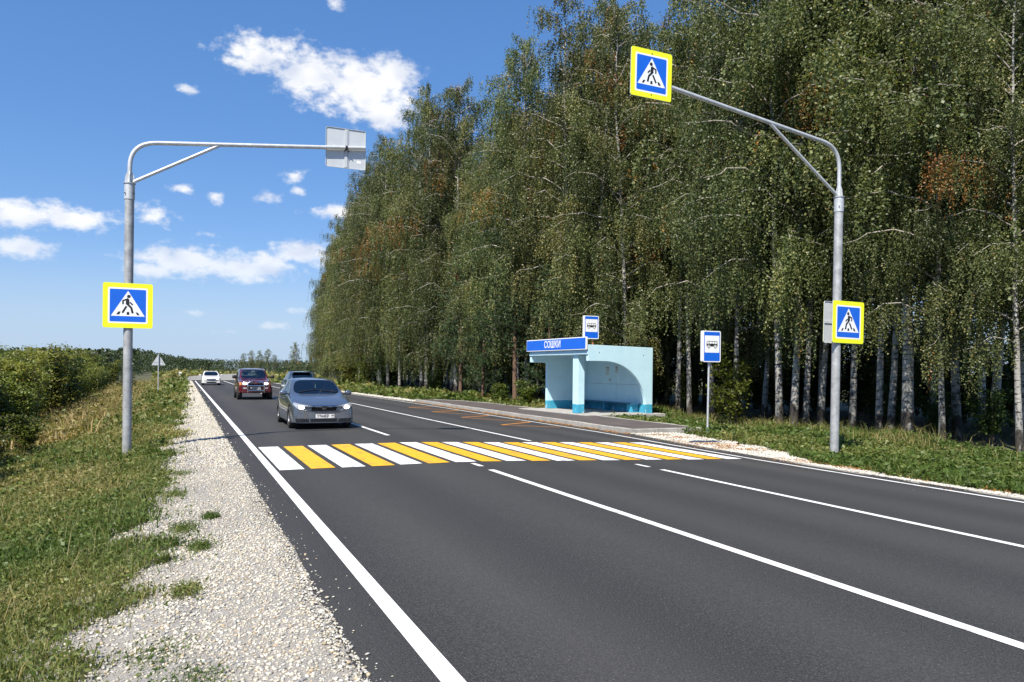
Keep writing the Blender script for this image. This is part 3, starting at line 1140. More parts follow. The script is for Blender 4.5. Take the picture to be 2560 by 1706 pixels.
def birch_meshes(seed, H, rc, cb, nb, leafsize=0.085, dens=1.0, autumn=0.03, fork=False):
    r = np.random.default_rng(seed)
    m = 15
    tz = np.linspace(0, 1, m) ** 1.05 * H
    lean = r.normal(0, .018, 2)
    wob = np.cumsum(r.normal(0, .012 * H / m * 4, (m, 2)), axis=0)
    P = np.stack([lean[0] * tz + wob[:, 0] * tz / H, lean[1] * tz + wob[:, 1] * tz / H, tz], -1)
    r0 = 0.0044 * H + 0.025
    rad = r0 * (1 - tz / H) ** 0.85 + 0.012
    rad[0] *= 1.28
    rad[1] *= 1.06
    P[0, 2] = -0.25
    tv, tq = tube_np(P, rad, 9)
    BV, BQ, bo = [], [], 0
    LP, LD, LS, LC = [], [], [], []
    for i in range(nb):
        zf = cb + (1 - cb) * ((i + r.uniform(0, 1)) / nb) ** 0.92
        u = (zf - cb) / (1 - cb)
        prof = min(1.0, u / .22 * .55 + .45) * (1 - u) ** 0.46 + 0.14
        Lb = rc * prof * r.uniform(.65, 1.2)
        az_ = i * 2.399 + r.normal(0, .4)
        z0 = zf * H
        base = np.array([np.interp(z0, tz, P[:, 0]), np.interp(z0, tz, P[:, 1]), z0])
        tau = np.linspace(0, 1, 7)
        up = r.uniform(.55, 1.15) * (0.75 + .5 * u)
        dz = Lb * (up * tau - (up * .55 + .35 * (1 - u)) * tau ** 2.2)
        bend = r.normal(0, .25)
        rr = Lb * tau
        aa = az_ + bend * tau ** 2
        path = base + np.stack([rr * np.cos(aa), rr * np.sin(aa), dz], -1)
        path[1:] += r.normal(0, .03 * Lb, (6, 3))
        br = np.linspace(.012 + .011 * Lb, .005, 7)
        v, q = tube_np(path, br, 4)
        BV.append(v); BQ.append(q + bo); bo += len(v)
        rust = r.random() < autumn
        bcol = r.normal(0, .16)
        ns = int((6 + Lb * 9) * dens)
        tt = r.uniform(.06, 1, ns) ** .8
        S = np.stack([np.interp(tt, tau, path[:, k]) for k in range(3)], -1)
        S += r.normal(0, 1, (ns, 3)) * np.array([.11, .11, .07]) * (Lb * .75 + .3)
        SL = r.uniform(.25, 1.0, ns) * (2.1 - 1.1 * u) * (0.55 + .5 * min(1, Lb / 2.2))
        for s in range(ns):
            k = max(4, int(SL[s] / .046))
            l = (np.arange(k) + r.random(k)) / k
            sway = r.normal(0, .10, 2)
            out = np.array([math.cos(az_), math.sin(az_)]) * r.uniform(0, .22)
            p = np.empty((k, 3))
            p[:, 0] = S[s, 0] + (sway[0] * l + out[0] * np.sqrt(l)) * SL[s]
            p[:, 1] = S[s, 1] + (sway[1] * l + out[1] * np.sqrt(l)) * SL[s]
            p[:, 2] = S[s, 2] - l * SL[s]
            p += r.normal(0, .038, (k, 3))
            LP.append(p)
            d = r.normal(0, .75, (k, 3))
            d[:, 2] -= .9
            LD.append(d)
            LS.append(r.uniform(.7, 1.2, k) * leafsize)
            if (rust and r.random() < .45) or r.random() < .006:
                cc = np.array([.27, .125, .035]) * r.uniform(.6, 1.25, (k, 1))
            else:
                a_ = .45 + bcol + r.normal(0, .14) + r.normal(0, .14, k)
                cc = lerp_cols(a_, [(0, (.042, .057, .019)), (.45, (.102, .126, .045)), (.8, (.196, .206, .077)), (1, (.29, .245, .085))])
            LC.append(cc)
    LP = np.concatenate(LP); LD = np.concatenate(LD); LS = np.concatenate(LS); LC = np.concatenate(LC)
    d = unit(LD)
    s = unit(np.cross(d, r.normal(0, 1, LD.shape)))
    L = LS[:, None]
    a = LP
    V = np.stack([a, a + d * L * .45 + s * L * .36, a + d * L, a + d * L * .45 - s * L * .36], 1).reshape(-1, 3)
    Q = np.arange(len(LP))[:, None] * 4 + np.array([[0, 1, 2, 3]])
    trunk = np_mesh('birch_trunk', tv, [tq], M['birch_bark'], smooth=True)
    limbs = np_mesh('birch_limbs', np.concatenate(BV), [np.concatenate(BQ)], M['twig'], smooth=True)
    crown = np_mesh('birch_crown', V, [Q], M['leaf'], np.repeat(LC, 4, axis=0))
    return trunk, limbs, crown


def conifer_meshes(seed, H, rc, cb, pine=True):
    r = np.random.default_rng(seed)
    m = 10
    tz = np.linspace(0, H, m)
    P = np.stack([r.normal(0, .05, m).cumsum() * .4, r.normal(0, .05, m).cumsum() * .4, tz], -1)
    P[0, 2] = -.25
    rad = (0.008 * H + .05) * (1 - tz / H) ** .8 + .012
    tv, tq = tube_np(P, rad, 8)
    BV, BQ, bo = [], [], 0
    NP_, ND, NC, NS = [], [], [], []
    nw = int(H * (1.7 if pine else 2.4))
    for w in range(nw):
        zf = cb + (1 - cb) * (w + .5) / nw
        u = (zf - cb) / (1 - cb)
        for b in range(5 if pine else 7):
            Lb = rc * ((1 - u) ** (.6 if pine else .85) + .08) * r.uniform(.7, 1.15)
            az_ = r.uniform(0, 2 * math.pi)
            base = np.array([np.interp(zf * H, tz, P[:, 0]), np.interp(zf * H, tz, P[:, 1]), zf * H])
            tau = np.linspace(0, 1, 5)
            dz = Lb * ((.15 * tau + .25 * tau ** 2) if pine else (-.35 * tau + .2 * tau ** 2))
            path = base + np.stack([Lb * tau * math.cos(az_), Lb * tau * math.sin(az_), dz], -1)
            v, q = tube_np(path, np.linspace(.03, .006, 5), 4)
            BV.append(v); BQ.append(q + bo); bo += len(v)
            nt = int((10 if pine else 12) * (Lb + .4))
            tt = r.uniform(.2, 1, nt)
            S = np.stack([np.interp(tt, tau, path[:, k]) for k in range(3)], -1) + r.normal(0, .09 * (Lb + .4), (nt, 3)) * np.array([1, 1, .45])
            k = 9
            p = np.repeat(S, k, axis=0)
            d = r.normal(0, 1, (nt * k, 3))
            d[:, 2] += .5 if pine else -.15
            d += np.array([math.cos(az_), math.sin(az_), 0]) * .5
            NP_.append(p); ND.append(d)
            NS.append(r.uniform(.12, .24, nt * k) if pine else r.uniform(.09, .2, nt * k))
            c0 = np.array([.045, .078, .030]) if pine else np.array([.026, .048, .024])
            NC.append(np.repeat(c0 * r.uniform(.65, 1.45, (nt, 1)), k, axis=0))
    NP_ = np.concatenate(NP_); ND = unit(np.concatenate(ND)); NS = np.concatenate(NS)[:, None]; NC = np.concatenate(NC)
    s = unit(np.cross(ND, r.normal(0, 1, ND.shape))) * .028
    V = np.stack([NP_ - s, NP_ + s, NP_ + ND * NS], 1).reshape(-1, 3)
    T = np.arange(len(NP_))[:, None] * 3 + np.array([[0, 1, 2]])
    return (np_mesh('conifer_trunk', tv, [tq], M['pine_bark'] if pine else M['bark'], smooth=True),
            np_mesh('conifer_limbs', np.concatenate(BV), [np.concatenate(BQ)], M['bark']),
            np_mesh('conifer_crown', V, [T], M['needle'], np.repeat(NC, 3, axis=0)))


def shrub_meshes(seed, H, rc, leaf, nst, stops, layers=1.0, per=26):
    """bush of several stems; leaves stand in flat sprays at the ends of the twigs"""
    r = np.random.default_rng(seed)
    BV, BQ, bo = [], [], 0
    LP, LS, LC = [], [], []
    for i in range(nst):
        az_ = r.uniform(0, 2 * math.pi)
        h = H * r.uniform(.6, 1.0)
        sp = rc * r.uniform(.1, .8)
        tau = np.linspace(0, 1, 6)
        path = np.stack([sp * tau ** 1.3 * math.cos(az_), sp * tau ** 1.3 * math.sin(az_), h * tau - .1], -1)
        path[1:] += r.normal(0, .05 * rc, (5, 3))
        v, q = tube_np(path, np.linspace(.012 + .008 * H / 3, .004, 6), 5)
        BV.append(v); BQ.append(q + bo); bo += len(v)
        nt = int(h * 9 * layers)
        for k in range(nt):
            u = r.uniform(.15, 1) ** .8
            p0 = np.array([np.interp(u, tau, path[:, j]) for j in range(3)])
            a2 = r.uniform(0, 2 * math.pi)
            Lt = rc * r.uniform(.2, .55) * (1.15 - .6 * u)
            p1 = p0 + np.array([math.cos(a2) * Lt, math.sin(a2) * Lt, Lt * r.uniform(-.1, .6)])
            v, q = tube_np(np.stack([p0, (p0 + p1) / 2 + [0, 0, Lt * .12], p1]), [.006, .004, .003], 3)
            BV.append(v); BQ.append(q + bo); bo += len(v)
            n = int(per * r.uniform(.6, 1.3))
            w = r.uniform(.2, 1.1, n)[:, None]
            pp = p0 * (1 - w) + p1 * w + r.normal(0, 1, (n, 3)) * np.array([.16, .16, .09]) * (rc * .45 + .1)
            LP.append(pp)
            LS.append(r.uniform(.6, 1.25, n) * leaf)
            LC.append(lerp_cols(r.normal(.5, .13) + r.normal(0, .15, n), stops))
    LP = np.concatenate(LP)
    LP[:, 2] = np.maximum(LP[:, 2], .04)
    d = r.normal(0, 1, LP.shape)
    d[:, 2] = d[:, 2] * .45 - .25
    d = unit(d)
    up = r.normal(0, .45, LP.shape) + np.array([0, 0, 1.0])
    s = unit(np.cross(d, up))
    L = np.concatenate(LS)[:, None]
    C = np.concatenate(LC)
    V = np.stack([LP, LP + d * L * .42 + s * L * .36, LP + d * L, LP + d * L * .42 - s * L * .36], 1).reshape(-1, 3)
    Q = np.arange(len(LP))[:, None] * 4 + np.array([[0, 1, 2, 3]])
    return (np_mesh('shrub_stems', np.concatenate(BV), [np.concatenate(BQ)], M['bark']),
            np_mesh('shrub_foliage', V, [Q], M['bush_leaf'], np.repeat(C, 4, axis=0)))


def plant(name, parts, x, y, scale, rz, label, cat, group, z=None, zs=1.0):
    o = empty(name, (x, y, float(ground_z(x, y)) if z is None else z), rz)
    o.scale = (scale, scale, scale * zs)
    tag(o, label, cat, group)
    for nm, me in parts:
        link(nm, me, o)
    return o


BH = 20.0
BIRCH = [birch_meshes(101, BH, 3.5, .15, 50, .090, 2.3), birch_meshes(102, BH, 3.2, .11, 54, .090, 2.3), birch_meshes(103, BH, 3.6, .20, 48, .086, 2.5),
         birch_meshes(104, BH, 3.0, .12, 54, .090, 2.3, autumn=.05), birch_meshes(105, BH, 3.6, .24, 48, .086, 2.5), birch_meshes(106, BH, 3.7, .17, 50, .090, 2.3, autumn=.06)]
# sparse thin birch used deep in the wood, where mostly the stem shows
BIRCH_IN = [birch_meshes(111, BH, 2.6, .40, 40, .16, .9), birch_meshes(112, BH, 2.5, .34, 42, .16, .9)]
PINE = [conifer_meshes(201, 13.0, 2.3, .22), conifer_meshes(202, 10.0, 2.0, .10)]
SPRUCE = [conifer_meshes(211, 9.0, 1.9, .04, False)]

# the skyline of the wood seen from the road: (bearing, rise over run)
SIL = [(0.1609, 0.0274), (0.1681, 0.1174), (0.1744, 0.1458), (0.1894, 0.1803), (0.2114, 0.1956), (0.233, 0.2678), (0.2665, 0.2983),
       (0.2859, 0.3481), (0.3344, 0.3676), (0.355, 0.325), (0.3811, 0.3199), (0.3922, 0.3577), (0.4206, 0.4072), (0.4669, 0.4071),
       (0.4779, 0.4531), (0.4945, 0.5162), (0.5341, 0.5604)]


def wood_height(x, y):
    b = math.atan2(x, y)
    d = math.hypot(x, y)
    return 1.7 + d * float(np.interp(b, [s[0] for s in SIL], [s[1] for s in SIL])) + 0.4


PEAKS = (.189, .233, .286, .334, .4206, .4945)


def crest(x, y):
    b = math.atan2(x, y)
    return 1.07 if min(abs(b - p) for p in PEAKS) < .018 else .91


def wood_edge(y):
    return float(np.interp(y, [0, 20, 30, 40, 70, 130], [21.0, 21.3, 22.3, 20.0, 18.6, 19.0]))


def birch_at(x, y, H, var, label, group, rz=None, inner=False):
    pr_ = (BIRCH_IN if inner else BIRCH)[var]
    s = H / BH
    o = plant('birch_tree', [('trunk', pr_[0]), ('limbs', pr_[1]), ('crown', pr_[2])], x, y, s, rng.uniform(0, 6.28) if rz is None else rz, label, 'birch', group)
    return o


# foremost birches whose stems can be told apart, right of the shelter:
# (bearing as picture column, distance, height, shape, slim, lean, label)
def bearing(px, dist):
    """ground point at a distance on the bearing of a picture column (0..1)"""
    X = (px * 2560 - 1280) / 1880.0
    c_, s_ = math.cos(YAW), math.sin(YAW)
    k_ = dist / math.hypot(1, X)
    return (X * c_ + s_) * k_, (-X * s_ + c_) * k_


FRONT = [
    (908, 28.6, 23.0, 4, 0, 1.5, 'stoutest birch with a dark furrowed foot right of the right mast'),
    (879, 30.5, 19.5, 0, 1, .5, 'slender white birch nearest to the right mast on its right side'),
    (891, 29.8, 19.0, 1, 1, 2.5, 'slim birch just left of the stoutest birch'),
    (934, 33.5, 19.5, 0, 1, -1.0, 'slim birch in the dark gap right of the stoutest birch'),
    (958, 29.8, 22.5, 2, 0, -3.0, 'leaning white birch right of the dark gap'),
    (984, 30.6, 19.5, 1, 1, 0.5, 'left stem of the birch pair near the right picture edge'),
    (993, 29.2, 22.5, 4, 0, 3.5, 'right leaning stem of the birch pair near the right picture edge'),
    (1019, 28.2, 22.0, 2, 0, 1.0, 'birch cut by the right picture edge'),
    (853, 31.0, 19.5, 0, 1, .8, 'birch half behind the lower sign of the right mast'),
    (821, 32.0, 19.0, 1, 1, .5, 'slim birch close left of the right mast'),
    (806, 31.5, 18.5, 0, 1, 2.0, 'slim leaning birch between the scaly footed birch and the right mast'),
    (794, 30.8, 22.5, 4, 0, .8, 'birch with a brown scaly foot left of the right mast'),
    (780, 31.2, 22.0, 2, 0, -1.0, 'white birch with cracked bark right of the maple saplings'),
    (764, 35.5, 19.5, 1, 1, .8, 'thin birch behind the maple saplings'),
    (713, 36.0, 21.5, 4, 0, -1.5, 'birch standing behind the bus stop sign post'),
    (690, 38.5, 19.5, 0, 1, -1.0, 'slim birch left of the bus stop sign post'),
    (678, 39.5, 19.5, 1, 1, -.5, 'slim birch just right of the shelter end wall'),
    (639, 42.0, 21.5, 1, 0, 0, 'birch rising behind the shelter'),
]
placed = []
for (col_, d_, H, v, slim, lean_, lab) in FRONT:
    x, y = bearing(col_ / 1024.0, d_)
    o_ = birch_at(x, y, H, v, lab, 'birches of the roadside wood', inner=bool(slim))
    # lean across the line of sight
    o_.rotation_mode = 'QUATERNION'
    o_.rotation_quaternion = (Matrix.Rotation(R(lean_), 3, Vector((math.sin(YAW), math.cos(YAW), 0))) @ Matrix.Rotation(rng.uniform(0, 6.28), 3, 'Z')).to_quaternion()
    if col_ == 908:
        o_.scale = (o_.scale.x * 1.25, o_.scale.y * 1.25, o_.scale.z)
    placed.append((x, y))


def far_enough(x, y, d):
    return all((x - a) ** 2 + (y - b) ** 2 > d * d for a, b in placed)


ORD = ['first', 'second', 'third', 'fourth', 'fifth', 'sixth', 'seventh', 'eighth', 'ninth', 'tenth', 'eleventh', 'twelfth', 'thirteenth', 'fourteenth', 'fifteenth', 'sixteenth',
       'seventeenth', 'eighteenth', 'nineteenth', 'twentieth', 'twenty-first', 'twenty-second', 'twenty-third', 'twenty-fourth', 'twenty-fifth', 'twenty-sixth', 'twenty-seventh',
       'twenty-eighth', 'twenty-ninth', 'thirtieth', 'thirty-first', 'thirty-second', 'thirty-third', 'thirty-fourth', 'thirty-fifth', 'thirty-sixth', 'thirty-seventh', 'thirty-eighth']
# front row
rr_ = random.Random(5)
y = 11.0
k = 0
while y < 128:
    x = wood_edge(y) + rr_.uniform(-.7, 1.0)
    if far_enough(x, y, 2.0) and math.atan2(x, y) > 0.168:
        H = min(wood_height(x, y) * crest(x, y) * rr_.uniform(.94, 1.02), rr_.uniform(23, 27.5))
        birch_at(x, y, max(H, 5), rr_.choice([2, 4]) if y < 32 else rr_.choice([0, 1, 2, 3, 5, 1]), (ORD[k] + ' front row birch counted from the shelter towards the far end') if y > 36 else 'birch filling the front row right of the shelter', 'birches of the roadside wood')
        k += 1 if y > 36 else 0
        placed.append((x, y))
    y += rr_.uniform(1.9, 3.0)
# the rows behind
for row in range(1, 7):
    y = 8.0 + row
    while y < 128 + row * 4:
        x = wood_edge(y) + row * 2.9 + rr_.uniform(-1.1, 1.1)
        b = math.atan2(x, y)
        if 0.168 < b < 1.03 and far_enough(x, y, 1.7):
            H = min(wood_height(x, y) * rr_.choice([.93, .88, .82]), rr_.uniform(21, 26))
            inner = row >= 3 and (y < 45)
            birch_at(x, y, max(H, 5), rr_.choice([0, 1]) if inner else rr_.choice([0, 1, 2, 3, 4, 5]), 'birch deeper inside the roadside wood', 'birches of the roadside wood', inner=inner)
            placed.append((x, y))
        y += rr_.uniform(2.6, 4.0) * (1 + row * .06)

# pines among the birches left of the shelter
for (x, y, s, v, lab) in [(18.6, 37.5, .80, 1, 'young pine with a long low bough above the shelter sign'), (18.3, 41.5, .95, 0, 'tallest pine left of the shelter'),
                          (18.0, 46.0, .78, 1, 'pine with blue green needles between birches left of the shelter'), (18.2, 51.0, .85, 0, 'farthest pine in the birch edge')]:
    plant('pine_tree', [('trunk', PINE[v][0]), ('limbs', PINE[v][1]), ('crown', PINE[v][2])], x, y, s, rr_.uniform(0, 6), lab, 'pine', 'pines in the birch edge')

# ------------------------------------------------------------------ bushes
YG = [(0, (.045, .075, .012)), (.5, (.095, .125, .022)), (.85, (.16, .165, .030)), (1, (.22, .19, .04))]
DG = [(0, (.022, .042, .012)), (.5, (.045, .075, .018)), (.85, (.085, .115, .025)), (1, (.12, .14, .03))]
OL = [(0, (.07, .098, .02)), (.5, (.165, .192, .042)), (.85, (.25, .255, .058)), (1, (.30, .265, .065))]
SHR = {
    'hedge': [shrub_meshes(301 + i, 4.0, 1.7, .135, 9, OL, 1.0, 24) for i in range(3)],
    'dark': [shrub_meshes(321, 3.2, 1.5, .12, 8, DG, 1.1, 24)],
    'bright': [shrub_meshes(331 + i, 1.6, 1.0, .10, 8, YG, 1.3, 22) for i in range(2)],
    'sapling': [shrub_meshes(341, 3.0, 1.15, .13, 5, [(0, (.05, .085, .012)), (.5, (.10, .14, .02)), (1, (.18, .19, .035))], .9, 16)],
    'thin': [shrub_meshes(351, 5.6, .75, .12, 3, OL, .6, 18)],
}


def shrub_at(kind, v, x, y, s, label, group, zs=1.0):
    a, b = SHR[kind][v]
    plant('bush' if kind != 'sapling' else 'maple_sapling', [('stems', a), ('foliage', b)], x, y, s, rr_.uniform(0, 6.28), label, 'bush', group, zs=zs)


# thicket left of the bank
LB = []
y = 19.0
while y < 118:
    for row in range(4):
        x = -np.interp(y, [19, 40, 118], [5.7, 6.6, 9.0]) - row * 1.9 - rr_.uniform(0, .9)
        if x > -0.235 * y - 3.0:
            LB.append((float(x), y + rr_.uniform(-.7, .7), row))
    y += rr_.uniform(1.7, 2.4) * (1 + y * .008)
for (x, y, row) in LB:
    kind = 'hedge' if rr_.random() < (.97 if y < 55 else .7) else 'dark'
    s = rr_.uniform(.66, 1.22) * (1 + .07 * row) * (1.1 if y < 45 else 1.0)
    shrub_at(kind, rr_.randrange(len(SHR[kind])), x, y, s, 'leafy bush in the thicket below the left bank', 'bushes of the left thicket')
for (x, y, s, lab) in [(-4.55, 19.5, .9, 'bright green bush at the left picture edge'), (-4.6, 22.8, .75, 'low bright bush under the thicket'),
                       (-4.3, 26.5, .85, 'bright bush at the dry weeds below the left bank')]:
    shrub_at('bright', 0, x, y, s, lab, 'bright bushes below the left bank')
for i_, (x, y, s) in enumerate([(-7.2, 29.5, .95), (-7.0, 33, .85), (-8.6, 37, .9), (-6.4, 26.5, .82), (-6.9, 43, .85)]):
    shrub_at('thin', 0, x, y, s, ['tallest thin sapling above the left thicket', 'thin sapling next to the tallest one above the thicket', 'thin sapling farther back above the left thicket', 'thin sapling nearest the left picture edge', 'farthest thin sapling above the left thicket'][i_], 'saplings above the left thicket')

# bushes on the right verge
for (x, y, s, k_, v, lab) in [(17.3, 37.6, 1.05, 'bright', 0, 'yellow green bush beside the left end of the shelter'),
                              (16.9, 40.6, .95, 'bright', 1, 'smaller yellow green bush behind the bus platform'),
                              (18.4, 34.6, .8, 'bright', 0, 'low bush against the shelter corner'),
                              (18.3, 72, 1.3, 'dark', 0, 'bushy dark shrub beyond the sedan roof'),
                              (17.6, 80, 1.25, 'hedge', 1, 'grey green shrub beside the far end of the wood'),
                              (17.4, 88, 1.15, 'hedge', 2, 'last shrub at the far end of the wood'),
                              (18.6, 58, .75, 'dark', 0, 'dark undergrowth bush at the foot of the birches')]:
    shrub_at(k_, v, x, y, s, lab, 'bushes along the right verge')
shrub_at('sapling', 0, 19.9, 23.6, .95, 'bright maple sapling growing right of the bus stop sign', 'maple saplings', 1.0)
shrub_at('sapling', 0, 20.9, 25.4, 1.25, 'taller maple sapling behind the bright one', 'maple saplings', 1.1)
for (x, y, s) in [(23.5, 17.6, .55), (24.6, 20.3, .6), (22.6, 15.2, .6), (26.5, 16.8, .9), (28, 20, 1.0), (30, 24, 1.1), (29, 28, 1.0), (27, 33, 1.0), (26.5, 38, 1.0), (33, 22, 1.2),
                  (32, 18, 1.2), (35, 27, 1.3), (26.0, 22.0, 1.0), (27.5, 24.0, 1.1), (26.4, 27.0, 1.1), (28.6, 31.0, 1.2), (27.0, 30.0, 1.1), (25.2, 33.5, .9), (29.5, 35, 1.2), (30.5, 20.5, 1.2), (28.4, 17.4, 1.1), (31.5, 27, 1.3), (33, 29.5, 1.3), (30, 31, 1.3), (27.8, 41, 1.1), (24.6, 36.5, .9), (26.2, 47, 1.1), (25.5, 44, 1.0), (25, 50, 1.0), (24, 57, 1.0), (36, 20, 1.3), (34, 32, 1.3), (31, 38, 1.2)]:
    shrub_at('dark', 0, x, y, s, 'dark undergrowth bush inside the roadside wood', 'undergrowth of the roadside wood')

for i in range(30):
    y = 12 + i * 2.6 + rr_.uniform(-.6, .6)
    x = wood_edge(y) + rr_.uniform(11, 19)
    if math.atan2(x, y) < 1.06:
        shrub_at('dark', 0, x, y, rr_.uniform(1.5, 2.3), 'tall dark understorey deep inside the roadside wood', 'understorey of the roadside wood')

# ------------------------------------------------------------------ far trees and woods
for (x, y, s, lab) in [(-6.4, 104, .56, 'dark spruce rising just right of the left pole')]:
    plant('spruce_tree', [('trunk', SPRUCE[0][0]), ('limbs', SPRUCE[0][1]), ('crown', SPRUCE[0][2])], x, y, s, 1.0, lab, 'spruce', 'spruces', zs=.95)


for (px, d, H, v, lab) in [(.2885, 215, 9.5, 1, 'left of two pointed trees beyond the cars'), (.3035, 205, 7.6, 3, 'right of two pointed trees beyond the cars')]:
    x, y = bearing(px, d)
    s = H / BH
    plant('birch_tree', [('trunk', BIRCH[v][0]), ('limbs', BIRCH[v][1]), ('crown', BIRCH[v][2])], x, y, s * 1.25, 0.4, lab, 'tree', 'pointed trees beyond the cars', z=-.4, zs=.8)
for i_, (px, d, H, v) in enumerate([(.2375, 330, 8.2, 2), (.2450, 335, 9.6, 0), (.2535, 325, 9.3, 5), (.2610, 332, 10.2, 4), (.2685, 340, 8.0, 2), (.2800, 300, 5.2, 1)]):
    x, y = bearing(px, d)
    s = H / BH
    plant('birch_tree', [('trunk', BIRCH[v][0]), ('limbs', BIRCH[v][1]), ('crown', BIRCH[v][2])], x, y, s * 1.3, px * 90, ORD[i_] + ' from the left of the sparse far birches above the red car', 'birch', 'far birch clump', z=-.4, zs=.78)


def far_wood(name, label, spots, cols, seed):
    """a wood so far off that it reads as one mass: uneven crowns of leafy clumps"""
    r = np.random.default_rng(seed)
    Vs, Qs, Cs, o = [], [], [], 0
    for (x, y, z, H, W, con) in spots:
        n = int(60 + 42 * H / 8)
        u = r.random(n) ** .8
        prof = (1 - u) ** (.9 if con else .45) * (1 if con else np.clip(u * 5 + .35, 0, 1))
        th = r.uniform(0, 6.28, n)
        rad = W * prof * np.sqrt(r.uniform(.2, 1, n))
        P = np.stack([x + rad * np.cos(th), y + rad * np.sin(th), z + H * u], -1)
        sz = r.uniform(.4, 1.0, n)[:, None] * (.45 + .05 * H)
        d = unit(r.normal(0, 1, (n, 3)))
        s = unit(np.cross(d, r.normal(0, 1, (n, 3))))
        V = np.stack([P - d * sz * .5, P + s * sz * .4, P + d * sz * .5, P - s * sz * .4], 1).reshape(-1, 3)
        c_ = lerp_cols(np.full(n, r.uniform(0, 1)) + r.normal(0, .18, n), cols) * (0.6 if con else 1.0)
        Vs.append(V); Qs.append(np.arange(n)[:, None] * 4 + np.array([[0, 1, 2, 3]]) + o); Cs.append(np.repeat(c_, 4, axis=0)); o += n * 4
    ob = link(name, np_mesh(name, np.concatenate(Vs), [np.concatenate(Qs)], M['bush_leaf'], np.concatenate(Cs)))
    tag(ob, label, 'wood', kind='stuff')


FW = [(0, (.028, .045, .022)), (.5, (.048, .066, .028)), (1, (.085, .095, .042))]
sp = []
for i in range(420):                    # left: rising from the thicket to the skyline
    px = rng.uniform(-.03, .205)
    d = rng.uniform(95, 380)
    x, y = bearing(px, d)
    if x > -9.5 - (d - 95) * .02:
        continue
    top = np.interp(px, [0, .10, .14, .165, .19, .21], [.020, .0215, .0205, .0165, .009, .0065]) * d
    H = max(2.6, min(rng.uniform(.72, 1.04) * top + 1.7 + .9, 13))
    sp.append((x, y, -1.0, H, H * rng.uniform(.26, .42), rng.random() < .25))
for i in range(430):                    # across the far end of the road
    px = rng.uniform(.17, .345)
    d = rng.uniform(420, 760)
    x, y = bearing(px, d)
    H = rng.uniform(6.5, 10.0) * d / 640
    sp.append((x, y, -.6, H, H * rng.uniform(.35, .6), rng.random() < .2))
for i in range(230):                    # closing the gap beside the left mast
    px = rng.uniform(.115, .205)
    d = rng.uniform(300, 620)
    x, y = bearing(px, d)
    H = (np.interp(px, [.115, .135, .165, .19, .205], [.0235, .0225, .0165, .0115, .0105]) * d * rng.uniform(.7, 1.05)) + 2.4
    sp.append((x, y, -.8, H, H * rng.uniform(.3, .5), rng.random() < .25))
for i in range(60):                     # low growth between the far road and the wood on the right
    px = rng.uniform(.25, .335)
    d = rng.uniform(150, 320)
    x, y = bearing(px, d)
    if x < 16 + (d - 150) * .12:
        continue
    H = rng.uniform(1.8, 4.2)
    sp.append((x, y, -.5, H, H * .6, False))
far_wood('distant_wood', 'dark green wood closing the view at the far end of the road', sp, FW, 77)


def far_grass(n):
    px = rng.uniform(.15, .34, n)
    d = rng.uniform(115, 330, n)
    c_, s_ = math.cos(YAW), math.sin(YAW)
    X = (px * 2560 - 1280) / 1880.0
    x, y = (X * c_ + s_) * d, (-X * s_ + c_) * d
    on = np.abs(x - np.where(y < 125, 5.0, 5.0 + ((y - 125) / 60.0) ** 2 * 6.0)) < 5.8
    return x[~on], y[~on]


grass_object('far_grass', 'tawny rough grass round the far bend of the road', [(far_grass, 16000, .35, .8, .25, 0.32)], 0.1)

# ------------------------------------------------------------------ sign making
def rrect(w, h, r, n=5):
    """rounded rectangle outline in (x, z) round the origin"""
    pts = []
    for cx, cz, a0 in ((w / 2 - r, h / 2 - r, 0), (-w / 2 + r, h / 2 - r, 90), (-w / 2 + r, -h / 2 + r, 180), (w / 2 - r, -h / 2 + r, 270)):
        for i in range(n + 1):
            a = R(a0 + 90 * i / n)
            pts.append((cx + r * math.cos(a), cz + r * math.sin(a)))
    return pts


def capsule(pts, w):
    """outline pieces of a stroke: one quad per segment and a disc at each joint"""
    out = []
    for (a, b) in zip(pts[:-1], pts[1:]):
        d = Vector((b[0] - a[0], b[1] - a[1])).normalized()
        n = Vector((-d.y, d.x)) * w / 2
        out.append([(a[0] + n.x, a[1] + n.y), (b[0] + n.x, b[1] + n.y), (b[0] - n.x, b[1] - n.y), (a[0] - n.x, a[1] - n.y)])
    for p in pts[1:-1]:
        out.append([(p[0] + w / 2 * math.cos(i * math.pi / 6), p[1] + w / 2 * math.sin(i * math.pi / 6)) for i in range(12)])
    return out


def px_sign(x, y):
    return ((x - 818) / 640.0, -(y - 767) / 592.0)


def flat(name, polys, y, mat, parent, thick=0.0015, sgn=-1, shift=(0, 0)):
    """thin film: polygons in (x, z) at depth y, facing sgn along y"""
    mb = MB()
    for i, p in enumerate(polys):
        e = i * 0.00004
        mb.prism([(q[0] + shift[0], q[1] + shift[1]) for q in p], y, y + sgn * (thick + e))
    return mb.build(name, mat, parent)


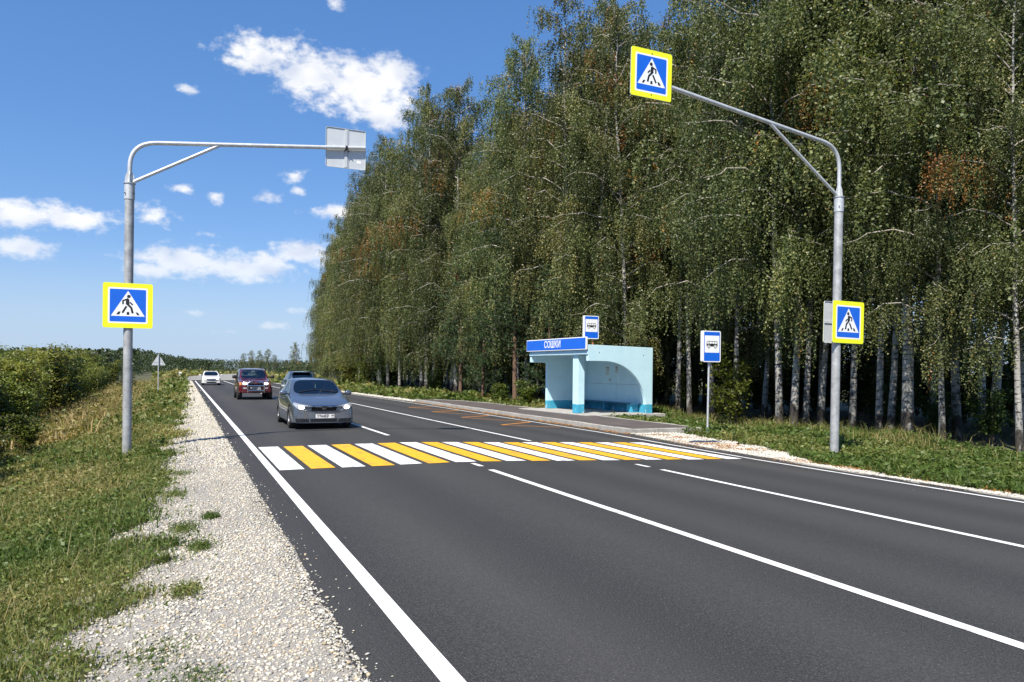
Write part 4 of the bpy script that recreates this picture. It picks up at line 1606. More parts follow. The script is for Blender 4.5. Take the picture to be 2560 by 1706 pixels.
def crossing_sign(parent, cx, y, cz, size, sgn=-1, mirror=False, front=True, label=None, roll=0.0):
    """square pedestrian crossing sign on a yellow board; sgn = direction its face looks along y"""
    h = size / 2
    face = MB().prism(rrect(size, size, .045), 0, -sgn * .004)
    rim = .03
    pl = face.build('sign_panel', M['sign_yellow'], parent)
    pl.location = (cx, y, cz)
    pl.rotation_euler = (0, R(roll), 0)
    if label:
        pl['label'] = label
    # folded rim and back sheet
    o1 = rrect(size, size, .045)
    o2 = rrect(size - .016, size - .016, .038)
    n = len(o1)
    mb = MB()
    ya, yb = -sgn * .0045, -sgn * .024
    mb.add([(p[0], ya, p[1]) for p in o1] + [(p[0], yb, p[1]) for p in o1] + [(p[0], yb, p[1]) for p in o2] + [(p[0], ya, p[1]) for p in o2],
           [(i, (i + 1) % n, (i + 1) % n + n, i + n) for i in range(n)] + [(i + n, (i + 1) % n + n, (i + 1) % n + 2 * n, i + 2 * n) for i in range(n)]
           + [(i + 2 * n, (i + 1) % n + 2 * n, (i + 1) % n + 3 * n, i + 3 * n) for i in range(n)])
    mb.build('folded_rim', M['sign_back'], pl)
    MB().prism(rrect(size - .02, size - .02, .04), -sgn * .0048, -sgn * .007).build('back_sheet', M['sign_back'], pl)
    m = -1 if mirror else 1
    S = lambda pts: [(m * p[0] * h, p[1] * h) for p in pts]
    flat('white_border', [rrect(size * .795, size * .795, .03)], 0, M['sign_white'], pl, .0012, sgn)
    flat('blue_field', [rrect(size * .725, size * .725, .022)], sgn * .0012, M['sign_blue'], pl, .0012, sgn)
    flat('white_triangle', [S([(0, .655), (.675, -.475), (-.675, -.475)])], sgn * .0024, M['sign_white'], pl, .0012, sgn)
    fig = []
    c_ = px_sign(838, 525)
    fig.append([(c_[0] + .075 * math.cos(i * math.pi / 9), c_[1] + .075 * math.sin(i * math.pi / 9)) for i in range(18)])
    fig.append([px_sign(*p) for p in ((795, 563), (850, 600), (858, 735), (820, 770), (762, 735), (762, 640))])
    fig += capsule([px_sign(808, 735), px_sign(902, 822), px_sign(940, 970)], .088)
    fig += capsule([px_sign(780, 785), px_sign(675, 965)], .082)
    fig += capsule([px_sign(800, 600), px_sign(690, 640), px_sign(690, 738)], .066)
    fig += capsule([px_sign(868, 678), px_sign(940, 750)], .062)
    flat('walking_figure', [S(p) for p in fig], sgn * .0036, M['sign_black'], pl, .0012, sgn)
    st = [[(575, 930), (632, 930), (600, 1010), (518, 1010)], [(790, 935), (850, 935), (857, 1012), (783, 1012)], [(1010, 940), (1075, 945), (1120, 1020), (1055, 1015)]]
    for q in st:
        flat('zebra_bar', [S([px_sign(*p) for p in q])], sgn * .0036, M['sign_black'], pl, .0012, sgn)
    return pl


def gantry(name, label, x, y, z, side, collar_z, arm_pts, strut, pole_r, lean=(0, 0)):
    """cantilever mast; arm reaches along x towards side (+1 / -1)"""
    g = empty(name, (x, y, z))
    tag(g, label, 'sign gantry', 'cantilever sign masts at the crossing')
    MB().tube([(0, 0, -.4), (lean[0] * collar_z, lean[1], collar_z)], pole_r, 24).build('pole', M['galv_dull'], g, smooth=True)
    cx = lean[0] * collar_z
    col = MB().tube([(cx, 0, collar_z - .32), (cx, 0, collar_z + .02)], pole_r + .012, 24).build('collar', M['galv'], g, smooth=True)
    MB().tube([(cx, 0, collar_z + .02), (cx, 0, collar_z + .035)], pole_r + .03, 24).build('flange', M['galv'], col, smooth=True)
    for a in range(4):
        th = R(45 + 90 * a)
        MB().tube([(cx + math.cos(th) * (pole_r), math.sin(th) * pole_r, collar_z - .2), (cx + math.cos(th) * (pole_r + .045), math.sin(th) * (pole_r + .045), collar_z - .2)], .011, 8).build('bolt', M['dark_metal'], col)
    # bend of the arm from vertical into the reach
    p0 = Vector((cx, 0, collar_z + .02))
    pb = Vector((cx, 0, arm_pts[0]))
    pe = Vector((arm_pts[2], 0, arm_pts[3]))
    bx = cx + side * arm_pts[1]
    zb = arm_pts[0] + (arm_pts[1] * (arm_pts[3] - arm_pts[0]) / (abs(pe.x - cx)))
    corner = Vector((cx, 0, arm_pts[4]))
    first = corner + (pe - corner).normalized() * arm_pts[1]
    low = corner - Vector((0, 0, arm_pts[1] * .95))
    path = [p0, p0.lerp(low, .5)]
    for i in range(11):
        u = i / 10
        path.append(low * (1 - u) ** 2 + corner * 2 * u * (1 - u) + first * u ** 2)
    path += [first.lerp(pe, k) for k in (.33, .66, 1.0)]
    MB().tube([tuple(p) for p in path], .046, 16).build('arm', M['galv'], g, smooth=True)
    sa = Vector((cx + side * pole_r * .6, 0, collar_z + .06))
    sb = corner.lerp(pe, strut)
    MB().tube([tuple(sa), tuple(sb)], .037, 14).build('brace', M['galv'], g, smooth=True)
    gus = MB()
    for th in (0, 90, 180, 270):
        c, s = math.cos(R(th)), math.sin(R(th))
        gus.add([(cx + c * .03 - s * .006, s * .03 + c * .006, collar_z + .03), (cx + c * (pole_r + .01) - s * .006, s * (pole_r + .01) + c * .006, collar_z + .03),
                 (cx + c * (pole_r - .01) - s * .006, s * (pole_r - .01) + c * .006, collar_z + .2), (cx + c * .04 - s * .006, s * .04 + c * .006, collar_z + .3),
                 (cx + c * .03 + s * .006, s * .03 - c * .006, collar_z + .03), (cx + c * (pole_r + .01) + s * .006, s * (pole_r + .01) - c * .006, collar_z + .03),
                 (cx + c * (pole_r - .01) + s * .006, s * (pole_r - .01) - c * .006, collar_z + .2), (cx + c * .04 + s * .006, s * .04 - c * .006, collar_z + .3)],
                [(0, 1, 2, 3), (7, 6, 5, 4), (0, 4, 5, 1), (1, 5, 6, 2), (2, 6, 7, 3), (3, 7, 4, 0)])
    gus.build('gusset', M['galv'], g)
    return g


def sign_mount(g, x, y, z, h, along='x', n=-1):
    """upright channel behind a panel and two clamps"""
    MB().box(x - .032, x + .032, y, y + .028 * (-n), z - h, z + h).build('mounting_rail', M['sign_back'], g)


# left mast
gl = gantry('sign_gantry', 'grey cantilever sign mast on the left grass bank', -1.12, 18.3, -.22, 1, 5.88, (5.9, .55, 5.13, 7.33, 6.8), .36, .092)
crossing_sign(gl, .0, -.115, 3.25, .965, -1, False, label='yellow bordered pedestrian crossing sign at eye level on the left mast')
sign_mount(gl, 0, -.09, 3.25, .44)
for dz in (-.25, .25):
    MB().tube([(0, 0, 3.25 + dz - .02), (0, 0, 3.25 + dz + .02)], .1, 20).build('clamp', M['galv'], gl, smooth=True)
pl = crossing_sign(gl, 4.67, .075, 7.28, .96, 1, True, label='overhead crossing sign seen from its grey back')
MB().box(-.035, .035, -.03, -.008, -.46, .46).build('mounting_rail', M['sign_back'], pl)
MB().box(.045, .062, -.02, -.008, -.46, .46).build('mounting_rail', M['sign_back'], pl)
MB().box(.27, .37, -.0095, -.0072, -.33, -.26).build('maker_sticker', M['sign_white'], pl)
MB().tube([(-.03, -.075, .0), (.03, -.075, .0)], .054, 16).build('clamp', M['dark_metal'], pl)
for dx in (-.03, .06):
    MB().tube([(dx, -.11, -.075), (dx, -.03, -.075)], .013, 8).build('bolt', M['dark_metal'], pl)

# right mast
gr_ = gantry('sign_gantry', 'grey cantilever sign mast on the right verge before the wood', 14.1, 13.24, -.28, -1, 6.15, (6.2, .55, -5.72, 8.14, 7.36), .37, .098, (.012, 0))
crossing_sign(gr_, .28, -.125, 3.22, .99, -1, True, label='yellow bordered pedestrian crossing sign on the post of the right mast', roll=1.0)
sign_mount(gr_, .04, -.098, 3.22, .46)
pb_ = crossing_sign(gr_, .25, .13, 3.22, .99, 1, False, label='second sign behind, turned away, showing its grey back', roll=1.0)
MB().box(-.48, .48, -.028, -.0075, -.03, .03).build('mounting_rail', M['sign_back'], pb_)
for dz in (-.3, .3):
    MB().tube([(.04, 0, 3.22 + dz - .02), (.04, 0, 3.22 + dz + .02)], .107, 20).build('clamp', M['galv'], gr_, smooth=True)
pr2 = crossing_sign(gr_, -5.27, -.075, 8.17, 1.0, -1, True, label='overhead crossing sign facing the camera on the right mast', roll=1.0)
MB().box(-.035, .035, .008, .03, -.46, .46).build('mounting_rail', M['sign_back'], pr2)
for dz in (-.425, .425):
    MB().tube([(0, -.002, dz), (0, -.0075, dz)], .012, 10).build('rivet', M['dark_metal'], pr2)


# ------------------------------------------------------------------ bus stop signs
def px_bus(x, y):
    """pixels of the enlarged stop sign to metres; sign front 0.66 x 1.0 m"""
    return ((x - 632) / 620.0 * .60, -(y - 820) / 1020.0 * .98)


def bus_sign(g, cx, y, cz, w=.66, h=.98):
    b = MB().prism(rrect(w, h, .05), 0, .13).build('sign_box', M['sign_white'], g, smooth=False)
    b.location = (cx, y, cz)
    flat('blue_field', [rrect(w * .90, h * .935, .03)], 0, M['sign_blue'], b, .002, -1)
    flat('white_field', [rrect(w * .83, h * .545, .02)], -.002, M['sign_white'], b, .0015, -1, (0, h * .075))
    s = w * .62
    P = lambda pts: [(p[0] * s, p[1] * s + h * .075) for p in pts]
    body = [P([(-.5, -.18), (-.5, .03), (.5, .03), (.5, -.18)]), P([(-.5, .03), (-.47, .2), (-.43, .2), (-.46, .03)]), P([(.46, .03), (.42, .2), (.47, .2), (.5, .03)]),
            P([(-.47, .19), (-.44, .225), (.42, .225), (.47, .19)])]
    for xk in (-.26, .0, .24):
        body.append(P([(xk - .018, .03), (xk - .018, .2), (xk + .018, .2), (xk + .018, .03)]))
    flat('bus_symbol', body, -.0035, M['sign_black'], b, .0015, -1)
    for xk in (-.30, .30):
        circ = lambda r: [(xk + r * math.cos(i * math.pi / 10), -.19 + r * math.sin(i * math.pi / 10)) for i in range(20)]
        flat('wheel_arch', [P(circ(.145))], -.0051, M['sign_white'], b, .0012, -1)
        flat('wheel_symbol', [P(circ(.115))], -.0064, M['sign_black'], b, .0012, -1)
        flat('hub_symbol', [P(circ(.07))], -.0077, M['sign_white'], b, .0012, -1)
    return b


bs_ = empty('bus_stop_sign', (15.14, 19.15, float(ground_z(15.14, 19.15))))
tag(bs_, 'blue and white bus stop sign on a slim grey post beside the platform', 'bus stop sign', 'bus stop signs')
MB().tube([(-.02, .09, -.4), (.03, .09, 3.3)], .032, 14).build('post', M['galv'], bs_, smooth=True)
bus_sign(bs_, .06, 0, 2.6 + .28, .68, .98)

# ------------------------------------------------------------------ shelter
SH_A = R(3.6)
shz = -.06
sh_ = empty('bus_shelter', (15.32, 27.25, shz), SH_A)
tag(sh_, 'light blue concrete bus shelter with arched end wall and teal base', 'bus shelter')
t = NT('pale_blue_painted_concrete')
c = t.coord()
n1_ = t.noise(c, 2.2, 6, 0.6)
n2_ = t.noise(c, 30, 4, 0.6)
sepn = t.node('ShaderNodeSeparateXYZ')
t.l.new(c, sepn.inputs[0])
edge_n = t.math('MULTIPLY', t.math('SUBTRACT', t.noise(c, 5, 3), 0.5), 0.04)
lowm = t.math('LESS_THAN', t.math('ADD', sepn.outputs[2], edge_n), 0.385)
blue = t.ramp(n1_, [(0.35, (0.49, 0.72, 0.82)), (0.65, (0.54, 0.77, 0.86))])
teal = t.ramp(n1_, [(0.35, (0.035, 0.30, 0.46)), (0.65, (0.06, 0.38, 0.54))])
chip = t.ramp(t.math('ADD', t.noise(c, 4.5, 6, 0.7), t.math('MULTIPLY', t.math('SUBTRACT', 0.25, sepn.outputs[2]), 0.25)), [(0.62, (0, 0, 0)), (0.66, (1, 1, 1))])
teal = t.mix(chip, teal, (0.52, 0.60, 0.60))
spots = t.ramp(t.noise(c, 7, 2, 0.4), [(0.765, (0, 0, 0)), (0.775, (1, 1, 1))])
col = t.mix(lowm, blue, teal)
col = t.mix(t.math('MULTIPLY', spots, 0.75), col, (0.20, 0.24, 0.26))
t.base(col)
t.b.inputs['Roughness'].default_value = 0.75
t.bump(t.math('ADD', n2_, t.math('MULTIPLY', n1_, 0.6)), 0.25, 0.02)
M['shelter'] = t.m
M['slab'] = plain('pale_concrete_slab', (0.33, 0.32, 0.30), 0.9, 0, 0.2, 4)
M['bench'] = plain('dark_blue_bench_board', (0.03, 0.12, 0.22), 0.6, 0, 0.2, 8)
M['paper'] = plain('torn_paper_notice', (0.50, 0.58, 0.60), 0.9, 0, 0.3, 30)
M['ink'] = plain('printed_ink', (0.06, 0.06, 0.08), 0.8, 0, 0.2, 30)

W_, D_ = 5.05, 3.32                # length along the road and depth
# base slab
MB().box(-.3, D_ + .45, -.35, W_ + .5, -.5, .0).build('base_slab', M['slab'], sh_, bevel=.02)
# near end wall with the quarter arch; profile in (u depth, z)
arch = [(.85 + 2.1 * math.sin(R(a)), .30 + 1.92 * math.cos(R(a))) for a in np.linspace(0, 90, 22)]
prof = [(0.0, 2.22)] + arch + [(2.98, 0.003), (D_, 0.003), (D_, 2.84), (0.0, 2.90)]
MB().prism(prof, 0, .16).build('arched_end_wall', M['shelter'], sh_, bevel=.012)
for (u_, z_) in ((.55, 2.58), (2.82, 2.5)):
    MB().tube([(u_, .004, z_), (u_, -.006, z_)], .022, 10).build('bolt_hole', M['ink'], sh_)
# far end wall: solid with a bracket that carries the roof forward
MB().prism([(.86, .003), (D_, .003), (D_, 2.84), (0.0, 2.9), (0.0, 2.19), (.86, 2.18)], W_ - .16, W_).build('far_end_wall', M['shelter'], sh_, bevel=.012)
# rear wall of two rows of panels
for (za, zb) in ((.003, 1.215), (1.225, 2.5)):
    for (va, vb) in ((.163, 2.48), (2.49, W_ - .163)):
        MB().box(D_ - .16, D_ - .004, va, vb, za, zb).build('rear_wall_panel', M['shelter'], sh_, bevel=.006)
# roof slab and front fascia
MB().box(.16, D_ - .003, .163, W_ - .163, 2.503, 2.66).build('roof_slab', M['shelter'], sh_)
MB().box(.002, .158, .163, W_ - .163, 2.50, 2.82).build('front_fascia', M['shelter'], sh_, bevel=.01)
MB().box(-.045, .0, .0, W_, 2.50, 2.60).build('fascia_ledge', M['shelter'], sh_, bevel=.01)
# column with its beam stub
MB().box(.06, .40, .88, 1.30, .003, 2.497).build('column', M['shelter'], sh_, bevel=.02)
MB().box(.40, .85, .92, 1.26, 2.32, 2.5).build('beam_stub', M['shelter'], sh_, bevel=.01)
# bench
MB().box(D_ - .62, D_ - .18, .6, W_ - .2, .36, .405).build('bench_seat', M['bench'], sh_, bevel=.006)
for v in (.75, 2.9):
    MB().box(D_ - .56, D_ - .2, v, v + .35 if v < 1 else v + .06, .002, .358).build('bench_leg', M['shelter'], sh_)
# notices on the rear wall
for (v, z_, w_, h_) in ((3.05, 1.62, .30, .42), (2.35, 1.72, .24, .34), (2.9, 1.33, .18, .16)):
    pn = MB().box(D_ - .166, D_ - .162, v, v + w_, z_, z_ + h_).build('paper_notice', M['paper'], sh_)
    for kx in range(2):
        MB().box(D_ - .168, D_ - .1662, v + .03, v + w_ - .05 - .05 * kx, z_ + h_ - .075 - kx * .09, z_ + h_ - .05 - kx * .09).build('print_line', M['ink'], pn)
# name board above the fascia
nb_ = MB().box(-.14, -.05, -.03, W_ + .08, 2.69, 3.22).build('name_board', M['sign_white'], sh_, bevel=.012)
MB().box(-.144, -.1402, .0, W_ + .05, 2.725, 3.185).build('blue_field', M['sign_blue'], nb_)


def text_mesh(name, body, size, mat, parent, depth=.002, sx=1.0, bold=0.0):
    cu = bpy.data.curves.new(name, 'FONT')
    cu.body = body
    cu.size = size
    cu.align_x = 'CENTER'
    cu.align_y = 'CENTER'
    cu.extrude = depth
    cu.offset = bold
    cu.resolution_u = 3
    tmp = bpy.data.objects.new('text_source', cu)
    COL.objects.link(tmp)
    dg = bpy.context.evaluated_depsgraph_get()
    me = bpy.data.meshes.new_from_object(tmp.evaluated_get(dg))
    bpy.data.objects.remove(tmp)
    for v in me.vertices:
        v.co.x *= sx
    me.materials.clear()
    me.materials.append(mat)
    return link(name, me, parent)


tx = text_mesh('name_lettering', 'СОШКИ', .43, M['sign_white'], nb_, .003, .88, .004)
tx.matrix_local = Matrix.Translation((-.146, 2.72, 2.955)) @ Matrix.Rotation(R(-90), 4, 'Z') @ Matrix.Rotation(R(90), 4, 'X')
# second stop sign, standing on the roof corner
rs = empty('bus_stop_sign', (15.78, 27.6, shz + 2.85))
tag(rs, 'blue and white bus stop sign on an orange stub above the shelter roof', 'bus stop sign', 'bus stop signs')
MB().tube([(0, .1, -.2), (0, .1, .62)], .035, 12).build('post', M['rust_post'], rs, smooth=True)
bus_sign(rs, -.12, 0, .79, .70, .97)

# ------------------------------------------------------------------ warning sign seen from behind, marker post
ws = empty('warning_sign', (-1.72, 61, float(ground_z(-1.72, 61))))
tag(ws, 'triangular road sign seen from its grey back on a post by the left bank', 'road sign')
MB().tube([(0, 0, -.4), (0, 0, 3.1)], .04, 12).build('post', M['galv'], ws, smooth=True)
tri = [(0, 3.12), (.46, 2.32), (.44, 2.28), (-.44, 2.28), (-.46, 2.32)]
MB().prism(tri, .05, .07).build('triangular_panel', M['sign_back'], ws)
MB().box(.14, .25, .046, .0495, 2.40, 2.48).build('maker_sticker', M['sign_white'], ws)
MB().box(-.3, .3, .042, .0498, 2.5, 2.54).build('mounting_rail', M['galv'], ws)
mp_ = empty('marker_post', (1.3 - 1.9, 118, -.1))
tag(mp_, 'small pale marker post at the far end of the left gravel shoulder', 'marker post')
MB().box(-.07, .07, -.03, .03, -.2, 1.15).build('post', M['galv'], mp_)
MB().box(-.07, .32, -.04, -.031, 1.0, 1.2).build('plate', M['sign_white'], mp_)

# ------------------------------------------------------------------ cars
def car_paint(name, col, metal=0.5, rough=0.28):
    t = NT(name)
    c = t.coord()
    fl = t.noise(c, 900, 2, 0.6)
    dirt = t.noise(c, 3, 5)
    t.base(t.mix(t.math('MULTIPLY', fl, 0.25), t.mix(t.math('MULTIPLY', dirt, 0.22), col, tuple(min(1, x * .8 + .02) for x in col)), tuple(min(1, x * 1.5) for x in col)))
    t.b.inputs['Metallic'].default_value = metal
    t.b.inputs['Roughness'].default_value = rough
    t.b.inputs['Coat Weight'].default_value = 0.8
    t.b.inputs['Coat Roughness'].default_value = 0.04
    return t.m


def glass_mat(name, tint, body):
    """car glass: mostly clear and tinted, mirror-like at a slant"""
    t = NT(name)
    tr = t.node('ShaderNodeBsdfTransparent')
    tr.inputs['Color'].default_value = (*tint, 1)
    t.base(body)
    t.b.inputs['Roughness'].default_value = 0.03
    t.b.inputs['Specular IOR Level'].default_value = 0.5
    fr = t.node('ShaderNodeFresnel')
    fr.inputs['IOR'].default_value = 1.5
    f = t.math('ADD', t.math('MULTIPLY', fr.outputs[0], 0.9), 0.12, True)
    gl = t.node('ShaderNodeBsdfGlossy')
    gl.inputs['Roughness'].default_value = 0.02
    mx = t.node('ShaderNodeMixShader')
    t.l.new(f, mx.inputs[0])
    t.l.new(tr.outputs[0], mx.inputs[1])
    t.l.new(gl.outputs[0], mx.inputs[2])
    t.l.new(mx.outputs[0], t.out.inputs['Surface'])
    return t.m


def lamp_mat(name, col, strength):
    t = NT(name)
    t.base((0.9, 0.9, 0.9))
    t.b.inputs['Roughness'].default_value = 0.15
    t.b.inputs['Emission Color'].default_value = (*col, 1)
    t.b.inputs['Emission Strength'].default_value = strength
    return t.m


M['glass'] = glass_mat('windscreen_glass', (0.42, 0.50, 0.52), (0.02, 0.02, 0.02))
M['glass_dark'] = glass_mat('tinted_glass', (0.10, 0.12, 0.13), (0.01, 0.01, 0.01))
M['grey_paint'] = car_paint('grey_metallic_paint', (0.145, 0.170, 0.215), 0.70, 0.24)
M['red_paint'] = car_paint('dark_red_paint', (0.105, 0.008, 0.016), 0.35, 0.25)
M['white_paint'] = car_paint('white_car_paint', (0.70, 0.70, 0.69), 0.0, 0.3)
M['blue_paint'] = car_paint('dark_blue_grey_paint', (0.055, 0.075, 0.11), 0.5, 0.27)
M['trim'] = plain('black_plastic', (0.018, 0.018, 0.019), 0.55, 0, 0.2, 25)
M['grille'] = plain('black_mesh_grille', (0.010, 0.010, 0.011), 0.4, 0, 0.3, 60)
M['chrome'] = plain('chrome', (0.72, 0.73, 0.75), 0.12, 1.0, 0.05, 10)
M['rubber'] = plain('tyre_rubber', (0.022, 0.022, 0.023), 0.85, 0, 0.25, 20)
M['rim'] = plain('alloy_rim', (0.55, 0.56, 0.57), 0.3, 0.8, 0.08, 10)
M['lamp_glass'] = plain('headlamp_lens', (0.42, 0.44, 0.46), 0.12, 0.35, 0.45, 22, 1.0)
M['lamp_on'] = lamp_mat('lit_headlamp_bulb', (1.0, 0.97, 0.88), 4.0)
M['amber'] = plain('amber_indicator', (0.70, 0.22, 0.03), 0.2, 0, 0.15, 20, 0.8)
M['tail_red'] = plain('red_tail_lamp', (0.35, 0.012, 0.012), 0.2, 0, 0.2, 20, 0.8)
M['plate'] = plain('white_number_plate', (0.72, 0.72, 0.70), 0.5, 0, 0.05, 8)
M['seat_fabric'] = plain('dark_seat_fabric', (0.035, 0.035, 0.04), 0.9, 0, 0.3, 12)
M['skin'] = plain('skin', (0.45, 0.27, 0.19), 0.6, 0, 0.1, 14)
M['shirt'] = plain('dark_shirt', (0.06, 0.065, 0.09), 0.9, 0, 0.25, 18)
M['hair'] = plain('dark_hair', (0.03, 0.022, 0.018), 0.8, 0, 0.3, 40)


def car_shell(stn, paint, glass, side_glass, arches, zsill, trim_k=None, crease_rows=(4, 5, 7, 8), win=(4, 5, 6), rear_glass=7):
    """stn: list of stations; each = dict with C, P, Rr, B (x,y,z), M (x,z), S (x,z)
    returns closed evaluated mesh with material slots paint / front glass / side glass / trim"""
    rows = []
    for s in stn:
        C, P, Rr, B = (Vector(s[k]) for k in ('C', 'P', 'R', 'B'))
        Hh = (C + P) * .5
        Hh.z += (C.z - P.z) * .28
        Hh.y -= (P.y - C.y) * .18
        Mm = Vector((s['M'][0], B.y, s['M'][1]))
        S = Vector((s['S'][0], B.y, s['S'][1]))
        U = Vector((s['S'][0] * .9, B.y, zsill - .02))
        D = Vector((0, B.y, zsill - .02))
        rows.append([C, Hh, P, Rr, B, Mm, S, U, D])
    nk = 9
    verts, faces, mats = [], [], []
    idx = {}

    def vid(i, k, sd):
        key = (i, k, 0 if k in (0, nk - 1) else sd)
        if key not in idx:
            p = rows[i][k].copy()
            p.x *= sd if k not in (0, nk - 1) else 0
            idx[key] = len(verts)
            verts.append(tuple(p))
        return idx[key]
    n = len(rows)
    for sd in (1, -1):
        for i in range(n - 1):
            for k in range(nk - 1):
                f = [vid(i, k, sd), vid(i, k + 1, sd), vid(i + 1, k + 1, sd), vid(i + 1, k, sd)]
                if sd > 0:
                    f.reverse()
                m = 0
                if k in (0, 1) and i == 4:
                    m = 1
                elif k in (0, 1) and i == rear_glass:
                    m = 1
                elif k == 3 and i in win:
                    m = 2
                elif k >= 6:
                    m = 3
                faces.append(f)
                mats.append(m)
    lines = {(vid(i, k, sd), vid(i + 1, k, sd)) for sd in (1, -1) for i in range(n - 1) for k in (3, 4)}
    for i in (0, n - 1):
        for k in range(nk - 1):
            a, b, c_, d = vid(i, k, 1), vid(i, k + 1, 1), vid(i, k + 1, -1), vid(i, k, -1)
            f = [a, b, c_, d] if i == 0 else [d, c_, b, a]
            f2 = []
            for v in f:
                if v not in f2:
                    f2.append(v)
            faces.append(f2)
            mats.append(0 if k < 6 else 3)
    me = bpy.data.meshes.new('shell')
    me.from_pydata(verts, [], faces)
    if glass == side_glass:
        mats = [1 if m == 2 else (2 if m == 3 else m) for m in mats]
    for nm in ([paint, glass, side_glass, 'trim'] if glass != side_glass else [paint, glass, 'trim']):
        me.materials.append(M[nm])
    me.polygons.foreach_set('material_index', mats)
    bm = bmesh.new()
    bm.from_mesh(me)
    bmesh.ops.recalc_face_normals(bm, faces=bm.faces)
    cl = bm.edges.layers.float.get('crease_edge') or bm.edges.layers.float.new('crease_edge')
    for e in bm.edges:
        ms = {f.material_index for f in e.link_faces}
        if len(ms) > 1:
            e[cl] = .92
        elif (e.verts[0].index, e.verts[1].index) in lines or (e.verts[1].index, e.verts[0].index) in lines:
            e[cl] = .45
    bm.to_mesh(me)
    bm.free()
    me.polygons.foreach_set('use_smooth', [True] * len(me.polygons))
    ob = bpy.data.objects.new('shell_source', me)
    COL.objects.link(ob)
    md = ob.modifiers.new('s', 'SUBSURF')
    md.levels = 3
    md.render_levels = 3
    cut = MB()
    ax_objs = []
    for (yw, rw) in arches:
        cut.tube([(-1.3, yw, rw[1]), (-.52, yw, rw[1])], rw[0], 28)
        cut.tube([(.52, yw, rw[1]), (1.3, yw, rw[1])], rw[0], 28)
    co = cut.build('cut_source', M['trim'])
    bo = ob.modifiers.new('b', 'BOOLEAN')
    bo.operation = 'DIFFERENCE'
    bo.object = co
    bo.solver = 'EXACT'
    bo.material_mode = 'TRANSFER'
    dg = bpy.context.evaluated_depsgraph_get()
    full = bpy.data.meshes.new_from_object(ob.evaluated_get(dg))
    bpy.data.objects.remove(ob)
    bpy.data.objects.remove(co)
    return full


def split_shell(full, root, names):
    """separate the shell by material and by connected piece into named parts"""
    mats = list(full.materials)
    out = {}
    bm0 = bmesh.new()
    bm0.from_mesh(full)
    bvh = BVHTree.FromBMesh(bm0)
    bm0.free()
    for mi in sorted({p.material_index for p in full.polygons}):
        bm = bmesh.new()
        bm.from_mesh(full)
        bmesh.ops.delete(bm, geom=[f for f in bm.faces if f.material_index != mi], context='FACES')
        bm.faces.ensure_lookup_table()
        groups = []
        mname = mats[mi].name
        if mname in names:
            seen = set()
            for f in bm.faces:
                if f in seen:
                    continue
                st, comp = [f], []
                seen.add(f)
                while st:
                    g = st.pop()
                    comp.append(g)
                    for e in g.edges:
                        for h in e.link_faces:
                            if h not in seen:
                                seen.add(h)
                                st.append(h)
                groups.append([[v.co.copy() for v in q.verts] for q in comp])
        else:
            groups.append([[v.co.copy() for v in q.verts] for q in bm.faces])
        bm.free()
        for gset in groups:
            vm, vs, fs = {}, [], []
            for q in gset:
                fi = []
                for co in q:
                    key = (round(co.x, 5), round(co.y, 5), round(co.z, 5))
                    if key not in vm:
                        vm[key] = len(vs)
                        vs.append(tuple(co))
                    fi.append(vm[key])
                fi2 = []
                for v in fi:
                    if v not in fi2:
                        fi2.append(v)
                if len(fi2) > 2:
                    fs.append(fi2)
            cx = sum(v[0] for v in vs) / len(vs)
            nm = names.get(mname, lambda x, y: 'body')(cx, sum(v[1] for v in vs) / len(vs)) if mname in names else ('underbody' if mname == 'black_plastic' else 'body')
            me = bpy.data.meshes.new(nm)
            me.from_pydata(vs, [], fs)
            me.materials.append(mats[mi])
            me.polygons.foreach_set('use_smooth', [True] * len(me.polygons))
            me.set_sharp_from_angle(angle=R(38))
            out[nm] = link(nm, me, root)
    return out, bvh


def decal(name, poly, bvh, mat, parent, view='front', off=.006, sub=3, thick=.012, label=None):
    """patch that follows the car's skin: polygon in (x, z) seen from the front/rear or (y, z) seen from a side"""
    bm = bmesh.new()
    vs = [bm.verts.new((p[0], 0, p[1])) for p in poly]
    f = bm.faces.new(vs)
    bmesh.ops.triangulate(bm, faces=[f])
    for _ in range(sub):
        bmesh.ops.subdivide_edges(bm, edges=[e for e in bm.edges if e.calc_length() > .05], cuts=1, use_grid_fill=True)
    front = {'front': (Vector((0, -3, 0)), Vector((0, 1, 0))), 'rear': (Vector((0, 9, 0)), Vector((0, -1, 0)))}
    ok = []
    for v in bm.verts:
        if view in front:
            o, d = front[view]
            hit = bvh.ray_cast(Vector((v.co.x, o.y, v.co.z)), d)
        else:
            sg = 1 if view == 'right' else -1
            hit = bvh.ray_cast(Vector((sg * 3, v.co.x, v.co.z)), Vector((-sg, 0, 0)))
            d = Vector((-sg, 0, 0))
        if hit[0] is not None:
            n = hit[1]
            if n.dot(d) > 0:
                n = -n
            v.co = hit[0] + n * off
        else:
            ok.append(v)
    if ok:
        bmesh.ops.delete(bm, geom=ok, context='VERTS')
    bmesh.ops.recalc_face_normals(bm, faces=bm.faces)
    r = bmesh.ops.extrude_face_region(bm, geom=list(bm.faces))
    dv = {'front': Vector((0, 1, 0)), 'rear': Vector((0, -1, 0)), 'right': Vector((-1, 0, 0)), 'left': Vector((1, 0, 0))}[view]
    for g in r['geom']:
        if isinstance(g, bmesh.types.BMVert):
            g.co += dv * thick
    bmesh.ops.recalc_face_normals(bm, faces=bm.faces)
    me = bpy.data.meshes.new(name)
    bm.to_mesh(me)
    bm.free()
    me.materials.append(mat)
    me.polygons.foreach_set('use_smooth', [True] * len(me.polygons))
    me.set_sharp_from_angle(angle=R(35))
    o = link(name, me, parent)
    if label:
        o['label'] = label
    return o


